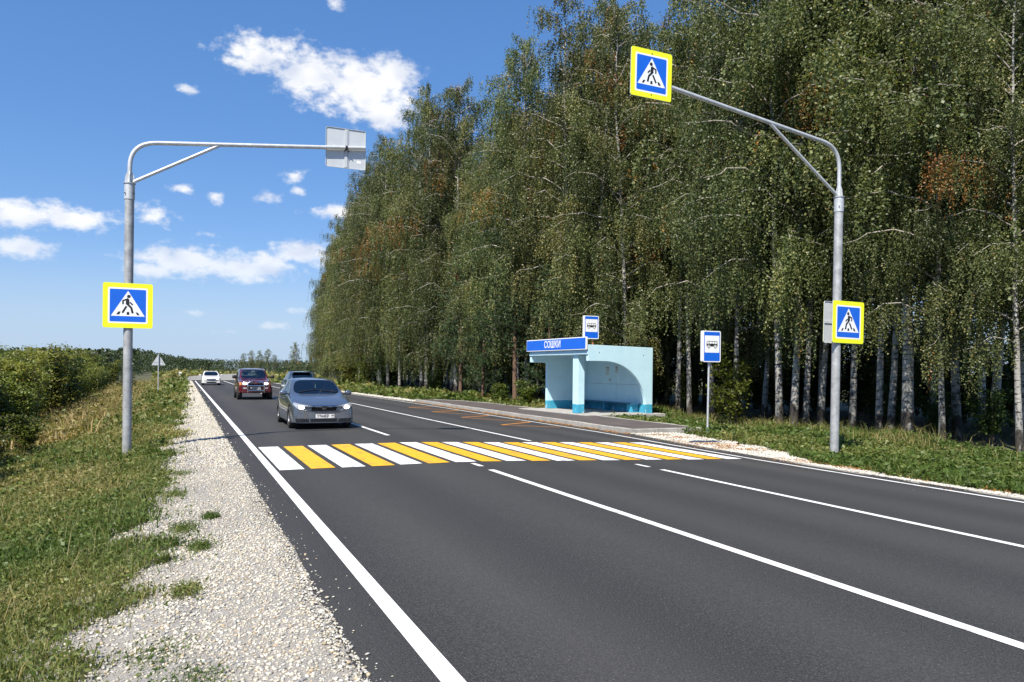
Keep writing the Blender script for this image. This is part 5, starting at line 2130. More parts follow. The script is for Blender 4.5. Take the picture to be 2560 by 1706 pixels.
def lathe(prof, n=28):
    """profile of (r, x) turned round the x axis"""
    V, F = [], []
    m = len(prof)
    for i in range(n):
        a = 2 * math.pi * i / n
        for (r_, x_) in prof:
            V.append((x_, r_ * math.cos(a), r_ * math.sin(a)))
    for i in range(n):
        for j in range(m - 1):
            a, b = i * m + j, ((i + 1) % n) * m + j
            F.append((a, b, b + 1, a + 1))
    return V, F


def wheel(root, x, y, r, w, spokes=5, steel=False):
    sg = 1 if x > 0 else -1
    wh = empty('wheel', (x, y, r))
    wh.parent = root
    rr = r * .66
    prof = [(rr, -w / 2 + .02), (rr + .01, -w / 2), (r - .03, -w / 2), (r, -w / 2 + .035), (r, w / 2 - .035), (r - .03, w / 2), (rr + .01, w / 2), (rr, w / 2 - .02)]
    V, F = lathe(prof)
    MB().add(V, F).build('tyre', M['rubber'], wh, smooth=True)
    prof = [(rr, -w / 2 + .03), (rr, w / 2 - .03), (rr - .022, w / 2 - .028), (rr - .03, w / 2 - .07), (rr - .03, -w / 2 + .03)]
    V, F = lathe([(a, sg * b) for a, b in prof])
    mb = MB().add(V, F)
    rim = mb.build('rim', M['rim'], wh, smooth=True)
    hub = MB()
    for k in range(spokes):
        a = 2 * math.pi * k / spokes + .3
        c, s = math.cos(a), math.sin(a)
        tw = .055 if not steel else .09
        xo = sg * (w / 2 - .045)
        hub.add([(xo, c * .03 - s * tw * .7, s * .03 + c * tw * .7), (xo, c * .03 + s * tw * .7, s * .03 - c * tw * .7),
                 (xo + sg * .008, c * (rr - .01) + s * tw * .5, s * (rr - .01) - c * tw * .5), (xo + sg * .008, c * (rr - .01) - s * tw * .5, s * (rr - .01) + c * tw * .5),
                 (xo - sg * .03, c * .03 - s * tw * .7, s * .03 + c * tw * .7), (xo - sg * .03, c * .03 + s * tw * .7, s * .03 - c * tw * .7),
                 (xo - sg * .03, c * (rr - .01) + s * tw * .5, s * (rr - .01) - c * tw * .5), (xo - sg * .03, c * (rr - .01) - s * tw * .5, s * (rr - .01) + c * tw * .5)],
                [(0, 1, 2, 3), (7, 6, 5, 4), (0, 4, 5, 1), (1, 5, 6, 2), (2, 6, 7, 3), (3, 7, 4, 0)])
    hub.tube([(sg * (w / 2 - .08), 0, 0), (sg * (w / 2 - .03), 0, 0)], .05, 14)
    hub.build('spokes', M['rim'], wh)
    MB().tube([(sg * (w / 2 - .09), 0, 0), (sg * (w / 2 - .085), 0, 0)], rr - .02, 24).build('brake_disc', M['trim'], wh)
    return wh


def mirror_part(root, x, y, z, w, h, d, mat):
    sg = 1 if x > 0 else -1
    mb = MB()
    nU, nV = 12, 8
    V = []
    for i in range(nV + 1):
        ph = math.pi * i / nV - math.pi / 2
        for j in range(nU):
            th = 2 * math.pi * j / nU
            cx, cy, cz = math.cos(ph) * math.cos(th), math.cos(ph) * math.sin(th), math.sin(ph)
            f = lambda q: math.copysign(abs(q) ** .6, q)
            V.append((x + f(cx) * w / 2, y + (f(cy) * d / 2 if cy < 0 else f(cy) * d * .22), z + f(cz) * h / 2))
    F = [(i * nU + j, i * nU + (j + 1) % nU, (i + 1) * nU + (j + 1) % nU, (i + 1) * nU + j) for i in range(nV) for j in range(nU)]
    mb.add(V, F)
    mo = mb.build('wing_mirror', mat, root, smooth=True)
    MB().box(min(x - sg * w * 1.0, x - sg * w * .3), max(x - sg * w * 1.0, x - sg * w * .3), y - .03, y + .05, z - h * .38, z - h * .12).build('mirror_stalk', M['trim'], mo)
    return mo


def number_plate(root, bvh, cx, cz, text, region, w=.52, h=.112, yoff=.03, view='front', small=False):
    d = Vector((0, 1, 0)) if view == 'front' else Vector((0, -1, 0))
    o = Vector((cx, -3 if view == 'front' else 9, cz))
    hit = bvh.ray_cast(o, d)[0]
    y = hit.y - d.y * yoff
    a, b = (y, y + .012) if view == 'front' else (y - .012, y)
    p = MB().prism(rrect(w, h, .012, 3), a, b).build('number_plate', M['plate'], root)
    p.location = (cx, 0, cz)
    fy = a - .0015 if view == 'front' else b + .0015
    if not small:
        t1 = text_mesh('plate_characters', text, h * .95, M['ink'], p, .0006, .95, .004)
        t1.matrix_local = Matrix.Translation((-.055, fy, -.002)) @ Matrix.Rotation(R(90 if view == 'front' else -90), 4, 'X')
        t2 = text_mesh('region_code', region, h * .62, M['ink'], p, .0006, .95, .002)
        t2.matrix_local = Matrix.Translation((w * .41, fy, .012)) @ Matrix.Rotation(R(90), 4, 'X')
        MB().box(w * .325, w * .33, fy - .0006, fy + .001, -h * .48, h * .48).build('plate_divider', M['ink'], p)
        MB().box(w * .36, w * .46, fy - .0006, fy + .001, -h * .42, -h * .34).build('plate_country_bar', M['ink'], p)
    else:
        t1 = text_mesh('plate_characters', text, h * .86, M['ink'], p, .0006, .95, .004)
        t1.matrix_local = Matrix.Translation((0, fy, 0)) @ Matrix.Rotation(R(90), 4, 'X')
    return p


def person_mesh(pts, edges, root_i=0):
    """continuous body: joints with radii, grown with a skin modifier"""
    me = bpy.data.meshes.new('person_source')
    me.from_pydata([p[:3] for p in pts], edges, [])
    ob = bpy.data.objects.new('person_source', me)
    COL.objects.link(ob)
    ob.modifiers.new('skin', 'SKIN')
    sk = me.skin_vertices[0].data if len(me.skin_vertices) else None
    if sk is None:
        return None
    for i, p in enumerate(pts):
        rx = p[3]
        ry = p[4] if len(p) > 4 else p[3]
        sk[i].radius = (rx, ry)
        sk[i].use_root = (i == root_i)
    s = ob.modifiers.new('sub', 'SUBSURF')
    s.levels = 2
    s.render_levels = 2
    dg = bpy.context.evaluated_depsgraph_get()
    out = bpy.data.meshes.new_from_object(ob.evaluated_get(dg))
    bpy.data.objects.remove(ob)
    out.polygons.foreach_set('use_smooth', [True] * len(out.polygons))
    return out


def interior(root, x_drv, y_dash, z_dash, hw, y_seat, z_seat, wheel_on=True):
    it = MB().box(-hw * .8, hw * .8, y_dash, y_dash + .34, z_dash - .25, z_dash).build('dashboard', M['trim'], root, bevel=.05)
    for sx in (-1, 1):
        st = MB().box(sx * .36 - .24, sx * .36 + .24, y_seat, y_seat + .12, z_seat, z_seat + .58).build('front_seat', M['seat_fabric'], root, bevel=.04)
        MB().box(sx * .36 - .13, sx * .36 + .13, y_seat + .03, y_seat + .11, z_seat + .62, z_seat + .80).build('headrest', M['seat_fabric'], st, bevel=.035)
        MB().box(sx * .36 - .24, sx * .36 + .24, y_seat - .5, y_seat + .05, z_seat - .12, z_seat - .01).build('seat_cushion', M['seat_fabric'], st, bevel=.04)
    MB().box(-hw * .72, hw * .72, y_seat + .85, y_seat + .98, z_seat, z_seat + .55).build('rear_seat', M['seat_fabric'], root, bevel=.04)
    # steering wheel
    pts = []
    cy, cz = y_dash + .42, z_dash + .0
    for i in range(21):
        a = 2 * math.pi * i / 20
        pts.append((x_drv + .185 * math.cos(a), cy - .06 * math.sin(a), cz + .175 * math.sin(a)))
    sw = MB().tube(pts, .015, 8).build('steering_wheel', M['trim'], root, smooth=True)
    MB().box(x_drv - .17, x_drv + .17, cy - .02, cy + .02, cz - .03, cz + .03).build('wheel_spoke', M['trim'], sw, bevel=.008)
    return (cy, cz)


def occupant(car_loc, x, y_seat, z_seat, driver, wheel_c, label, shirt):
    """seated person, visible from the chest up"""
    p = empty('person', car_loc)
    tag(p, label, 'person')
    yb = y_seat - .12
    zs = z_seat + .03
    pts = [(x, yb + .0, zs, .15, .12), (x, yb + .02, zs + .22, .15, .115), (x, yb + .04, zs + .42, .16, .11), (x, yb + .03, zs + .52, .075, .075), (x, yb + .01, zs + .59, .055, .055)]
    e = [(0, 1), (1, 2), (2, 3), (3, 4)]
    n = len(pts)
    for sx in (-1, 1):
        sh = n
        if driver:
            hand = (x + sx * .17, wheel_c[0] + .0, wheel_c[1] + .06)
        else:
            hand = (x + sx * .10, yb - .34, zs + .12)
        el = (x + sx * .27, (yb + hand[1]) / 2 + .05, zs + .19)
        pts += [(x + sx * .19, yb + .03, zs + .45, .07), (el[0], el[1], el[2], .052), (hand[0], hand[1] + .06, hand[2], .036)]
        e += [(2, sh), (sh, sh + 1), (sh + 1, sh + 2)]
        n += 3
        # thigh
        pts += [(x + sx * .1, yb - .08, zs - .02, .1), (x + sx * .13, yb - .42, zs + .03, .075)]
        e += [(0, n), (n, n + 1)]
        n += 2
    me = person_mesh(pts, e)
    me.materials.append(shirt)
    me.name = 'body'
    link('body', me, p)
    # head with face
    hx, hy, hz = x, yb - .01, zs + .70
    hd = bmesh.new()
    bmesh.ops.create_uvsphere(hd, u_segments=20, v_segments=14, radius=1.0)
    for v in hd.verts:
        c = v.co
        sx_, sy_, sz_ = .076, .097, .118
        jaw = 1 - .28 * max(0, -c.z) ** 1.5
        q = Vector((c.x * sx_ * jaw, c.y * sy_ * (1 - .12 * max(0, -c.z)), c.z * sz_))
        if c.y < -.3:
            q.y -= .018 * math.exp(-((c.x / .18) ** 2) - ((c.z + .12) / .22) ** 2)      # nose
            q.y += .008 * math.exp(-(((abs(c.x) - .38) / .16) ** 2) - ((c.z - .05) / .14) ** 2)   # eye sockets
            q.y -= .006 * math.exp(-((c.x / .3) ** 2) - ((c.z + .5) / .1) ** 2)          # mouth
        v.co = q + Vector((hx, hy, hz))
    hm = bpy.data.meshes.new('head')
    hd.to_mesh(hm)
    hd.free()
    hm.polygons.foreach_set('use_smooth', [True] * len(hm.polygons))
    hm.materials.append(M['skin'])
    ho = link('head', hm, p)
    for sx in (-1, 1):
        MB().tube([(hx + sx * .029, hy - .080, hz + .005), (hx + sx * .029, hy - .088, hz + .005)], .011, 8).build('eye', M['ink'], ho)
        MB().tube([(hx + sx * .074, hy + .01, hz - .005), (hx + sx * .086, hy + .015, hz - .003)], .022, 8).build('ear', M['skin'], ho)
    hb = bmesh.new()
    bmesh.ops.create_uvsphere(hb, u_segments=18, v_segments=12, radius=1.0)
    bmesh.ops.delete(hb, geom=[v for v in hb.verts if v.co.z < .1 and v.co.y < .25 or v.co.z < -.35], context='VERTS')
    for v in hb.verts:
        v.co = Vector((v.co.x * .083, v.co.y * .104 + .006, v.co.z * .126 + .004)) + Vector((hx, hy, hz))
    bm_ = bpy.data.meshes.new('hair')
    hb.to_mesh(bm_)
    hb.free()
    bm_.materials.append(M['hair'])
    link('hair', bm_, p)
    if driver:
        for sx in (-1, 1):
            hxw = (x + sx * .17, wheel_c[0], wheel_c[1] + .06)
            hp = [(hxw[0], hxw[1] + .075, hxw[2] - .005, .026, .02), (hxw[0], hxw[1] + .03, hxw[2] + .005, .034, .018), (hxw[0], hxw[1] + .0, hxw[2] + .02, .03, .016)]
            ee = [(0, 1), (1, 2)]
            m = 3
            for f_ in range(4):
                o_ = (f_ - 1.5) * .019
                hp += [(hxw[0] + o_ * .3, hxw[1] - .02, hxw[2] + .022 + o_, .0095), (hxw[0] + o_ * .3, hxw[1] - .032, hxw[2] + .0 + o_, .009)]
                ee += [(2, m), (m, m + 1)]
                m += 2
            hp += [(hxw[0] - sx * .03, hxw[1] + .01, hxw[2] + .035, .010), (hxw[0] - sx * .03, hxw[1] - .012, hxw[2] + .05, .009)]
            ee += [(1, m), (m, m + 1)]
            hmsh = person_mesh(hp, ee)
            hmsh.materials.append(M['skin'])
            link('hand', hmsh, p)
    return p


def st_(C, P, Rr, B, Mm, S):
    return dict(C=(0, C[0], C[1]), P=P, R=Rr, B=B, M=Mm, S=S)


# ---- grey saloon in front
SED = [
    st_((.00, .63), (.42, .012, .63), (.60, .04, .625), (.76, .11, .615), (.80, .40), (.78, .21)),
    st_((.07, .70), (.48, .09, .70), (.68, .13, .695), (.82, .22, .685), (.862, .43), (.85, .19)),
    st_((.30, .775), (.54, .33, .78), (.72, .37, .775), (.835, .44, .755), (.88, .50), (.87, .19)),
    st_((.75, .88), (.60, .78, .88), (.76, .82, .87), (.842, .87, .835), (.885, .54), (.87, .19)),
    st_((1.20, .965), (.735, 1.32, .965), (.785, 1.35, .955), (.838, 1.37, .90), (.888, .56), (.875, .19)),
    st_((1.98, 1.385), (.585, 2.06, 1.37), (.635, 2.10, 1.345), (.838, 1.95, .915), (.888, .57), (.875, .19)),
    st_((2.55, 1.46), (.59, 2.55, 1.43), (.65, 2.55, 1.40), (.842, 2.55, .925), (.888, .57), (.875, .19)),
    st_((3.28, 1.40), (.56, 3.22, 1.38), (.62, 3.20, 1.35), (.842, 3.15, .94), (.888, .58), (.875, .19)),
    st_((3.95, 1.09), (.60, 3.88, 1.08), (.70, 3.84, 1.06), (.825, 3.78, .97), (.875, .60), (.86, .20)),
    st_((4.40, 1.07), (.56, 4.36, 1.06), (.68, 4.33, 1.04), (.77, 4.30, .96), (.82, .60), (.80, .24)),
    st_((4.53, .90), (.46, 4.51, .90), (.58, 4.49, .89), (.68, 4.46, .85), (.72, .58), (.70, .30)),
]
G2 = lambda x, y: ('windscreen' if y < 2.2 else 'rear_window')
SG = lambda x, y: 'side_window'
CAR1 = (3.66, 21.62, 0.0)
sed = empty('car', (CAR1[0], CAR1[1], float(z_road(CAR1[0]))))
tag(sed, 'grey blue saloon car nearest the crossing with lit headlights', 'car', 'oncoming cars')
full = car_shell(SED, 'grey_paint', 'glass', 'glass_dark', [(.87, (.355, .33)), (3.52, (.355, .33))], .19)
prt, bv = split_shell(full, sed, {'windscreen_glass': G2, 'tinted_glass': SG})
for (x, y) in ((-.785, .87), (.785, .87), (-.785, 3.52), (.785, 3.52)):
    wheel(sed, x, y, .318, .205, 5)
for sg in (-1, 1):
    hl = [(sg * .355, .545), (sg * .345, .655), (sg * .56, .695), (sg * .80, .755), (sg * .825, .70), (sg * .74, .60), (sg * .58, .545), (sg * .50, .525)]
    h_ = decal('headlight', hl, bv, M['lamp_glass'], sed, 'front', .006)
    cx, cz = (-.62, .625) if sg < 0 else (.64, .63)
    decal('lamp_bulb', [(cx + .08 * math.cos(i * math.pi / 8), cz + .05 * math.sin(i * math.pi / 8)) for i in range(16)], bv, M['lamp_on'], h_, 'front', .012, 2)
    decal('side_intake', [(sg * .40, .215), (sg * .42, .30), (sg * .78, .315), (sg * .76, .215)], bv, M['grille'], sed, 'front', .005)
    decal('fog_lamp', [(sg * .67 + .042 * math.cos(i * math.pi / 6), .265 + .034 * math.sin(i * math.pi / 6)) for i in range(12)], bv, M['dark_metal'], sed, 'front', .014, 1)
    mirror_part(sed, sg * .955, 1.50, 1.0, .21, .135, .14, M['grey_paint'])
    vw = 'right' if sg > 0 else 'left'
    for yd in (1.30, 2.50, 3.42):
        decal('door_seam', [(yd, .30), (yd, .87), (yd + .012, .87), (yd + .012, .30)], bv, M['trim'], sed, vw, .0015, 2, .004)
    for yd in (2.22, 3.12):
        decal('door_handle', [(yd, .80), (yd + .2, .81), (yd + .2, .835), (yd, .825)], bv, M['grey_paint'], sed, vw, .022, 1, .02)
    decal('pillar_trim', [(2.50, .95), (2.52, 1.36), (2.60, 1.36), (2.60, .95)], bv, M['trim'], sed, vw, .004, 2, .006)
    decal('sill_strip', [(1.25, .36), (1.25, .375), (3.1, .375), (3.1, .36)], bv, M['chrome'], sed, vw, .004, 3, .006)
gr0 = decal('grille', [(-.33, .525), (-.37, .67), (.37, .67), (.33, .525)], bv, M['grille'], sed, 'front', .006)
decal('grille_trim', [(-.375, .665), (-.38, .685), (.38, .685), (.375, .665)], bv, M['chrome'], gr0, 'front', .012, 2)
em = decal('emblem', [(.075 * math.cos(i * math.pi / 10), .60 + .038 * math.sin(i * math.pi / 10)) for i in range(20)], bv, M['chrome'], sed, 'front', .014, 1)
ey = bv.ray_cast(Vector((0, -3, .60)), Vector((0, 1, 0)))[0].y
decal('emblem_field', [(.062 * math.cos(i * math.pi / 10), .60 + .028 * math.sin(i * math.pi / 10)) for i in range(20)], bv, M['sign_black'], em, 'front', .0165, 1, .004)
tk = text_mesh('emblem_letters', 'KIΛ', .045, M['chrome'], em, .001, 1.0, .002)
tk.matrix_local = Matrix.Translation((0, ey - .021, .60)) @ Matrix.Rotation(R(90), 4, 'X')
decal('lower_intake', [(-.36, .205), (-.385, .305), (.385, .305), (.36, .205)], bv, M['grille'], sed, 'front', .005)
decal('bumper_lip', [(-.74, .185), (-.78, .205), (.78, .205), (.74, .185)], bv, M['grey_paint'], sed, 'front', .014, 3)
number_plate(sed, bv, .03, .375, 'У764ЕР', '48', yoff=.02)
for (xa, xb) in ((-.52, .02), (.06, .60)):
    mbw = MB()
    p_ = []
    for i in range(6):
        u = i / 5
        x_ = xa + (xb - xa) * u
        h0 = bv.ray_cast(Vector((x_, 1.42 - .1 * abs(x_) + .02 * u, 3)), Vector((0, 0, -1)))[0]
        p_.append((x_, h0.y, h0.z + .018))
    mbw.tube(p_, .009, 6).build('wiper', M['trim'], sed)
wc = interior(sed, .36, 1.42, .96, .80, 2.42, .48)
occupant((CAR1[0], CAR1[1], float(z_road(CAR1[0]))), .36, 2.42, .48, True, wc, 'driver in a dark shirt holding the wheel of the grey saloon', M['shirt'])
occupant((CAR1[0], CAR1[1], float(z_road(CAR1[0]))), -.36, 2.42, .48, False, wc, 'passenger in dark clothes beside the driver of the grey saloon', M['shirt'])
MB().box(-.10, .10, 1.86, 1.89, 1.24, 1.31).build('rear_view_mirror', M['trim'], sed, bevel=.01)
MB().tube([(.02, 1.86, 1.24), (.03, 1.86, 1.14)], .016, 8).build('air_freshener', M['sign_white'], sed)

# ---- dark red off-roader
SUV = [
    st_((.02, .86), (.40, .04, .86), (.58, .07, .85), (.72, .14, .84), (.76, .60), (.74, .42)),
    st_((.08, 1.00), (.46, .10, .99), (.66, .14, .98), (.79, .22, .95), (.85, .62), (.83, .40)),
    st_((.30, 1.07), (.50, .32, 1.06), (.70, .36, 1.045), (.815, .44, 1.00), (.885, .66), (.87, .38)),
    st_((.80, 1.11), (.54, .82, 1.11), (.73, .85, 1.095), (.825, .90, 1.04), (.90, .68), (.89, .38)),
    st_((1.32, 1.15), (.715, 1.39, 1.15), (.77, 1.42, 1.14), (.825, 1.42, 1.08), (.89, .70), (.88, .38)),
    st_((1.92, 1.66), (.625, 1.98, 1.645), (.685, 2.01, 1.61), (.825, 1.85, 1.09), (.89, .70), (.88, .38)),
    st_((2.60, 1.735), (.64, 2.60, 1.71), (.70, 2.60, 1.675), (.828, 2.60, 1.10), (.89, .70), (.88, .38)),
    st_((4.10, 1.72), (.62, 4.06, 1.69), (.685, 4.04, 1.66), (.825, 4.00, 1.11), (.89, .72), (.88, .38)),
    st_((4.42, 1.12), (.60, 4.38, 1.12), (.70, 4.36, 1.11), (.80, 4.32, 1.05), (.86, .72), (.85, .40)),
    st_((4.50, 1.00), (.55, 4.48, 1.00), (.66, 4.46, .99), (.77, 4.43, .95), (.83, .70), (.82, .42)),
    st_((4.60, .80), (.48, 4.58, .80), (.58, 4.57, .80), (.68, 4.54, .78), (.72, .62), (.70, .48)),
]
C2 = (3.60, 43.15)
suv = empty('car', (C2[0], C2[1], float(z_road(C2[0]))))
tag(suv, 'dark red off-road car with a chrome bull bar behind the grey saloon', 'car', 'oncoming cars')
full = car_shell(SUV, 'red_paint', 'glass', 'glass_dark', [(.85, (.43, .37)), (3.58, (.43, .37))], .38)
prt, bv = split_shell(full, suv, {'windscreen_glass': G2, 'tinted_glass': SG})
for (x, y) in ((-.79, .85), (.79, .85), (-.79, 3.58), (.79, 3.58)):
    wheel(suv, x, y, .37, .25, 6)
for sg in (-1, 1):
    h_ = decal('headlight', [(sg * .40, .80), (sg * .40, .965), (sg * .72, .955), (sg * .70, .80)], bv, M['lamp_glass'], suv, 'front', .008)
    cx = sg * .55
    decal('lamp_bulb', [(cx + .10 * math.cos(i * math.pi / 8), .885 + .06 * math.sin(i * math.pi / 8)) for i in range(16)], bv, M['lamp_on'], h_, 'front', .015, 2)
    decal('indicator', [(sg * .725, .80), (sg * .745, .95), (sg * .84, .93), (sg * .82, .80)], bv, M['amber'], suv, 'front', .008)
    decal('fog_lamp', [(sg * .46, .60), (sg * .46, .68), (sg * .64, .68), (sg * .64, .60)], bv, M['lamp_glass'], suv, 'front', .008, 2)
    mirror_part(suv, sg * 1.02, 1.62, 1.24, .22, .20, .14, M['trim'])
    MB().tube([(sg * .60, 2.2, 1.74), (sg * .61, 3.0, 1.765), (sg * .60, 4.0, 1.73)], .018, 8).build('roof_rail', M['trim'], suv)
    vw = 'right' if sg > 0 else 'left'
    for yd in (1.42, 2.45, 3.35):
        decal('door_seam', [(yd, .48), (yd, 1.04), (yd + .014, 1.04), (yd + .014, .48)], bv, M['trim'], suv, vw, .002, 2, .004)
    for yd in (2.42, 3.3):
        decal('pillar_trim', [(yd, 1.13), (yd, 1.62), (yd + .07, 1.62), (yd + .07, 1.13)], bv, M['red_paint'], suv, vw, .005, 2, .006)
gr1 = decal('grille', [(-.36, .78), (-.37, .955), (.37, .955), (.36, .78)], bv, M['grille'], suv, 'front', .008)
for k in range(3):                                         # three-diamond emblem
    a = R(90 + 120 * k)
    ux, uz = math.cos(a), math.sin(a)
    vx, vz = -uz, ux
    L_ = .055
    cx, cz = 0, .865
    decal('emblem_diamond', [(cx, cz), (cx + ux * L_ * .5 + vx * L_ * .3, cz + uz * L_ * .5 + vz * L_ * .3), (cx + ux * L_, cz + uz * L_), (cx + ux * L_ * .5 - vx * L_ * .3, cz + uz * L_ * .5 - vz * L_ * .3)],
          bv, M['tail_red'] if False else plain('red_emblem', (.6, .04, .05), .3), gr1, 'front', .02, 1, .006)
decal('lower_intake', [(-.36, .50), (-.36, .74), (.36, .74), (.36, .50)], bv, M['grille'], suv, 'front', .008)
decal('bumper_lip', [(-.72, .40), (-.76, .46), (.76, .46), (.72, .40)], bv, M['red_paint'], suv, 'front', .02)
# bull bar
bb = MB().tube([(-.42, -.10, .42), (-.43, -.13, .62), (-.42, -.13, .86), (-.34, -.12, .965), (-.2, -.12, .985), (.2, -.12, .985), (.34, -.12, .965), (.42, -.13, .86), (.43, -.13, .62), (.42, -.10, .42)], .038, 12).build('bull_bar', M['chrome'], suv, smooth=True)
MB().tube([(-.40, -.13, .77), (.40, -.13, .77)], .032, 12).build('cross_tube', M['chrome'], bb, smooth=True)
MB().tube([(-.41, -.12, .52), (.41, -.12, .52)], .026, 12).build('cross_tube', M['chrome'], bb, smooth=True)
for k in range(7):
    x_ = -.34 + k * .113
    MB().tube([(x_, -.12, .52), (x_, -.08, .42)], .016, 8).build('lower_tooth', M['chrome'], bb, smooth=True)
p_ = number_plate(suv, bv, 0, .63, 'К068ОР 48', '', w=.52, h=.115, yoff=.10, small=True)
wc = interior(suv, .36, 1.5, 1.12, .80, 2.45, .72)
occupant((C2[0], C2[1], float(z_road(C2[0]))), .36, 2.45, .72, True, wc, 'driver of the dark red off-road car', M['shirt'])
MB().box(-.09, .09, 1.86, 1.89, 1.50, 1.58).build('rear_view_mirror', M['sign_white'], suv, bevel=.01)

# ---- white saloon far behind
WS = [
    st_((.00, .62), (.42, .015, .62), (.60, .05, .61), (.74, .12, .60), (.78, .42), (.76, .24)),
    st_((.06, .74), (.48, .08, .735), (.68, .12, .73), (.81, .20, .71), (.86, .45), (.85, .22)),
    st_((.35, .83), (.52, .37, .83), (.72, .40, .82), (.84, .46, .79), (.89, .50), (.88, .21)),
    st_((.90, .90), (.56, .92, .90), (.74, .95, .89), (.845, 1.0, .85), (.90, .54), (.89, .21)),
    st_((1.42, .95), (.74, 1.51, .95), (.79, 1.54, .94), (.845, 1.55, .89), (.90, .56), (.89, .21)),
    st_((2.05, 1.36), (.58, 2.10, 1.35), (.645, 2.13, 1.33), (.845, 1.95, .90), (.90, .57), (.89, .21)),
    st_((2.60, 1.42), (.60, 2.60, 1.405), (.665, 2.60, 1.385), (.848, 2.60, .91), (.90, .57), (.89, .21)),
    st_((3.35, 1.38), (.57, 3.30, 1.365), (.64, 3.28, 1.345), (.845, 3.25, .92), (.90, .58), (.89, .21)),
    st_((3.85, .99), (.62, 3.80, .985), (.72, 3.77, .975), (.835, 3.72, .92), (.89, .58), (.88, .22)),
    st_((4.70, .95), (.58, 4.66, .95), (.70, 4.63, .94), (.80, 4.58, .90), (.85, .58), (.84, .26)),
    st_((4.85, .80), (.50, 4.83, .80), (.62, 4.81, .79), (.72, 4.78, .77), (.76, .56), (.74, .32)),
]
C3 = (2.52, 80.6)
wcar = empty('car', (C3[0], C3[1], float(z_road(C3[0]))))
tag(wcar, 'white saloon car farthest away on the road', 'car', 'oncoming cars')
full = car_shell(WS, 'white_paint', 'glass_dark', 'glass_dark', [(.95, (.36, .32)), (3.75, (.36, .32))], .21)
prt, bv = split_shell(full, wcar, {'tinted_glass': lambda x, y: 'side_window' if abs(x) > .3 else ('windscreen' if y < 2.2 else 'rear_window')})
for (x, y) in ((-.77, .95), (.77, .95), (-.77, 3.75), (.77, 3.75)):
    wheel(wcar, x, y, .31, .2, 5)
for sg in (-1, 1):
    h_ = decal('headlight', [(sg * .38, .60), (sg * .37, .715), (sg * .72, .725), (sg * .76, .61)], bv, M['lamp_glass'], wcar, 'front', .008)
    decal('lamp_bulb', [(sg * .56 + .11 * math.cos(i * math.pi / 8), .66 + .05 * math.sin(i * math.pi / 8)) for i in range(16)], bv, M['lamp_on'], h_, 'front', .015, 2)
    mirror_part(wcar, sg * 1.0, 1.65, 1.0, .18, .13, .12, M['white_paint'])
decal('grille', [(-.22, .58), (-.24, .73), (.24, .73), (.22, .58)], bv, M['galv'], wcar, 'front', .012)
decal('lower_intake', [(-.45, .26), (-.5, .36), (.5, .36), (.45, .26)], bv, M['grille'], wcar, 'front', .008)
decal('bumper_strip', [(-.80, .42), (-.80, .46), (.80, .46), (.80, .42)], bv, M['trim'], wcar, 'front', .008)
MB().tube([(-.3, 2.4, 1.4), (-.3, 2.5, 1.62)], .006, 5).build('aerial', M['trim'], wcar)
wc = interior(wcar, .36, 1.6, .95, .80, 2.5, .46)

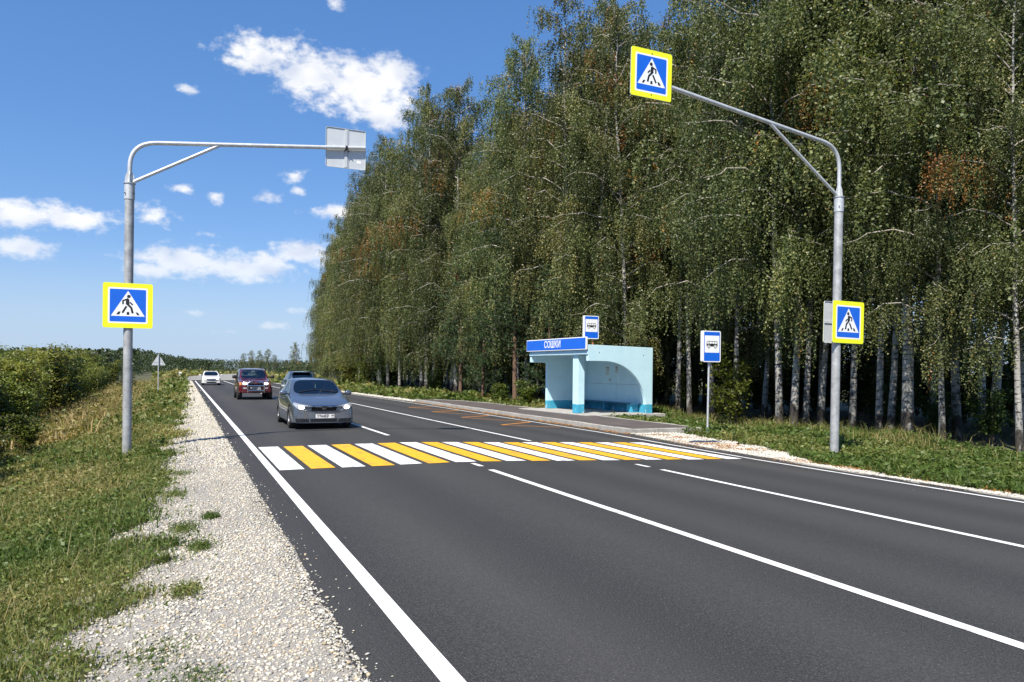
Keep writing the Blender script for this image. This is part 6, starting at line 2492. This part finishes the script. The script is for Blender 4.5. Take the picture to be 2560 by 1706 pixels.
# ---- dark estate driving away
HB = [
    st_((.02, .66), (.42, .04, .66), (.58, .08, .65), (.72, .15, .64), (.76, .44), (.74, .28)),
    st_((.10, .80), (.48, .12, .80), (.66, .16, .79), (.79, .24, .77), (.84, .48), (.83, .26)),
    st_((.32, .90), (.52, .34, .90), (.70, .38, .89), (.82, .46, .86), (.88, .54), (.87, .25)),
    st_((.75, .98), (.56, .78, .98), (.73, .82, .97), (.835, .87, .93), (.895, .58), (.885, .25)),
    st_((1.15, 1.05), (.73, 1.23, 1.05), (.78, 1.26, 1.04), (.835, 1.28, .99), (.895, .62), (.885, .25)),
    st_((1.90, 1.55), (.55, 1.96, 1.54), (.62, 2.0, 1.52), (.838, 1.85, 1.01), (.895, .64), (.885, .25)),
    st_((2.55, 1.63), (.57, 2.55, 1.61), (.64, 2.55, 1.585), (.84, 2.55, 1.02), (.895, .64), (.885, .25)),
    st_((3.75, 1.58), (.60, 3.72, 1.56), (.66, 3.70, 1.53), (.838, 3.66, 1.04), (.895, .66), (.885, .26)),
    st_((4.18, 1.08), (.60, 4.15, 1.08), (.70, 4.12, 1.075), (.80, 4.06, 1.02), (.865, .66), (.855, .28)),
    st_((4.30, .90), (.56, 4.28, .90), (.68, 4.25, .90), (.78, 4.20, .88), (.84, .62), (.83, .30)),
    st_((4.38, .66), (.50, 4.36, .66), (.62, 4.34, .66), (.72, 4.30, .65), (.76, .52), (.74, .36)),
]
C4 = (6.55, 46.3)
hb_ = empty('car', (C4[0], C4[1] + 4.38, float(z_road(C4[0]))), 0)
tag(hb_, 'dark blue estate car driving away, half hidden behind the grey saloon', 'car')
full = car_shell(HB, 'blue_paint', 'glass_dark', 'glass_dark', [(.85, (.37, .34)), (3.45, (.37, .34))], .25)
prt, bv = split_shell(full, hb_, {'tinted_glass': lambda x, y: 'side_window' if abs(x) > .3 else ('windscreen' if y < 2.2 else 'rear_window')})
for (x, y) in ((-.78, .85), (.78, .85), (-.78, 3.45), (.78, 3.45)):
    wheel(hb_, x, y, .33, .21, 5)
for sg in (-1, 1):
    decal('tail_lamp', [(sg * .60, .82), (sg * .62, 1.02), (sg * .80, 1.02), (sg * .79, .82)], bv, M['tail_red'], hb_, 'rear', .01)
    mirror_part(hb_, sg * 1.0, 1.45, 1.1, .2, .15, .13, M['trim'])
    MB().tube([(sg * .55, 2.1, 1.605), (sg * .56, 2.8, 1.64), (sg * .55, 3.6, 1.595)], .017, 8).build('roof_rail', M['trim'], hb_)
MB().box(-.52, .52, 3.72, 3.95, 1.545, 1.575).build('roof_spoiler', M['blue_paint'], hb_, bevel=.012)
number_plate(hb_, bv, 0, .78, 'М215КТ 48', '', w=.52, h=.115, yoff=.02, view='rear', small=True)
# turned round: its tail faces the camera
hb_.rotation_euler = (0, 0, math.pi)
for (o_) in (hb_,):
    o_.location = (C4[0], C4[1] + 4.38, float(z_road(C4[0])))
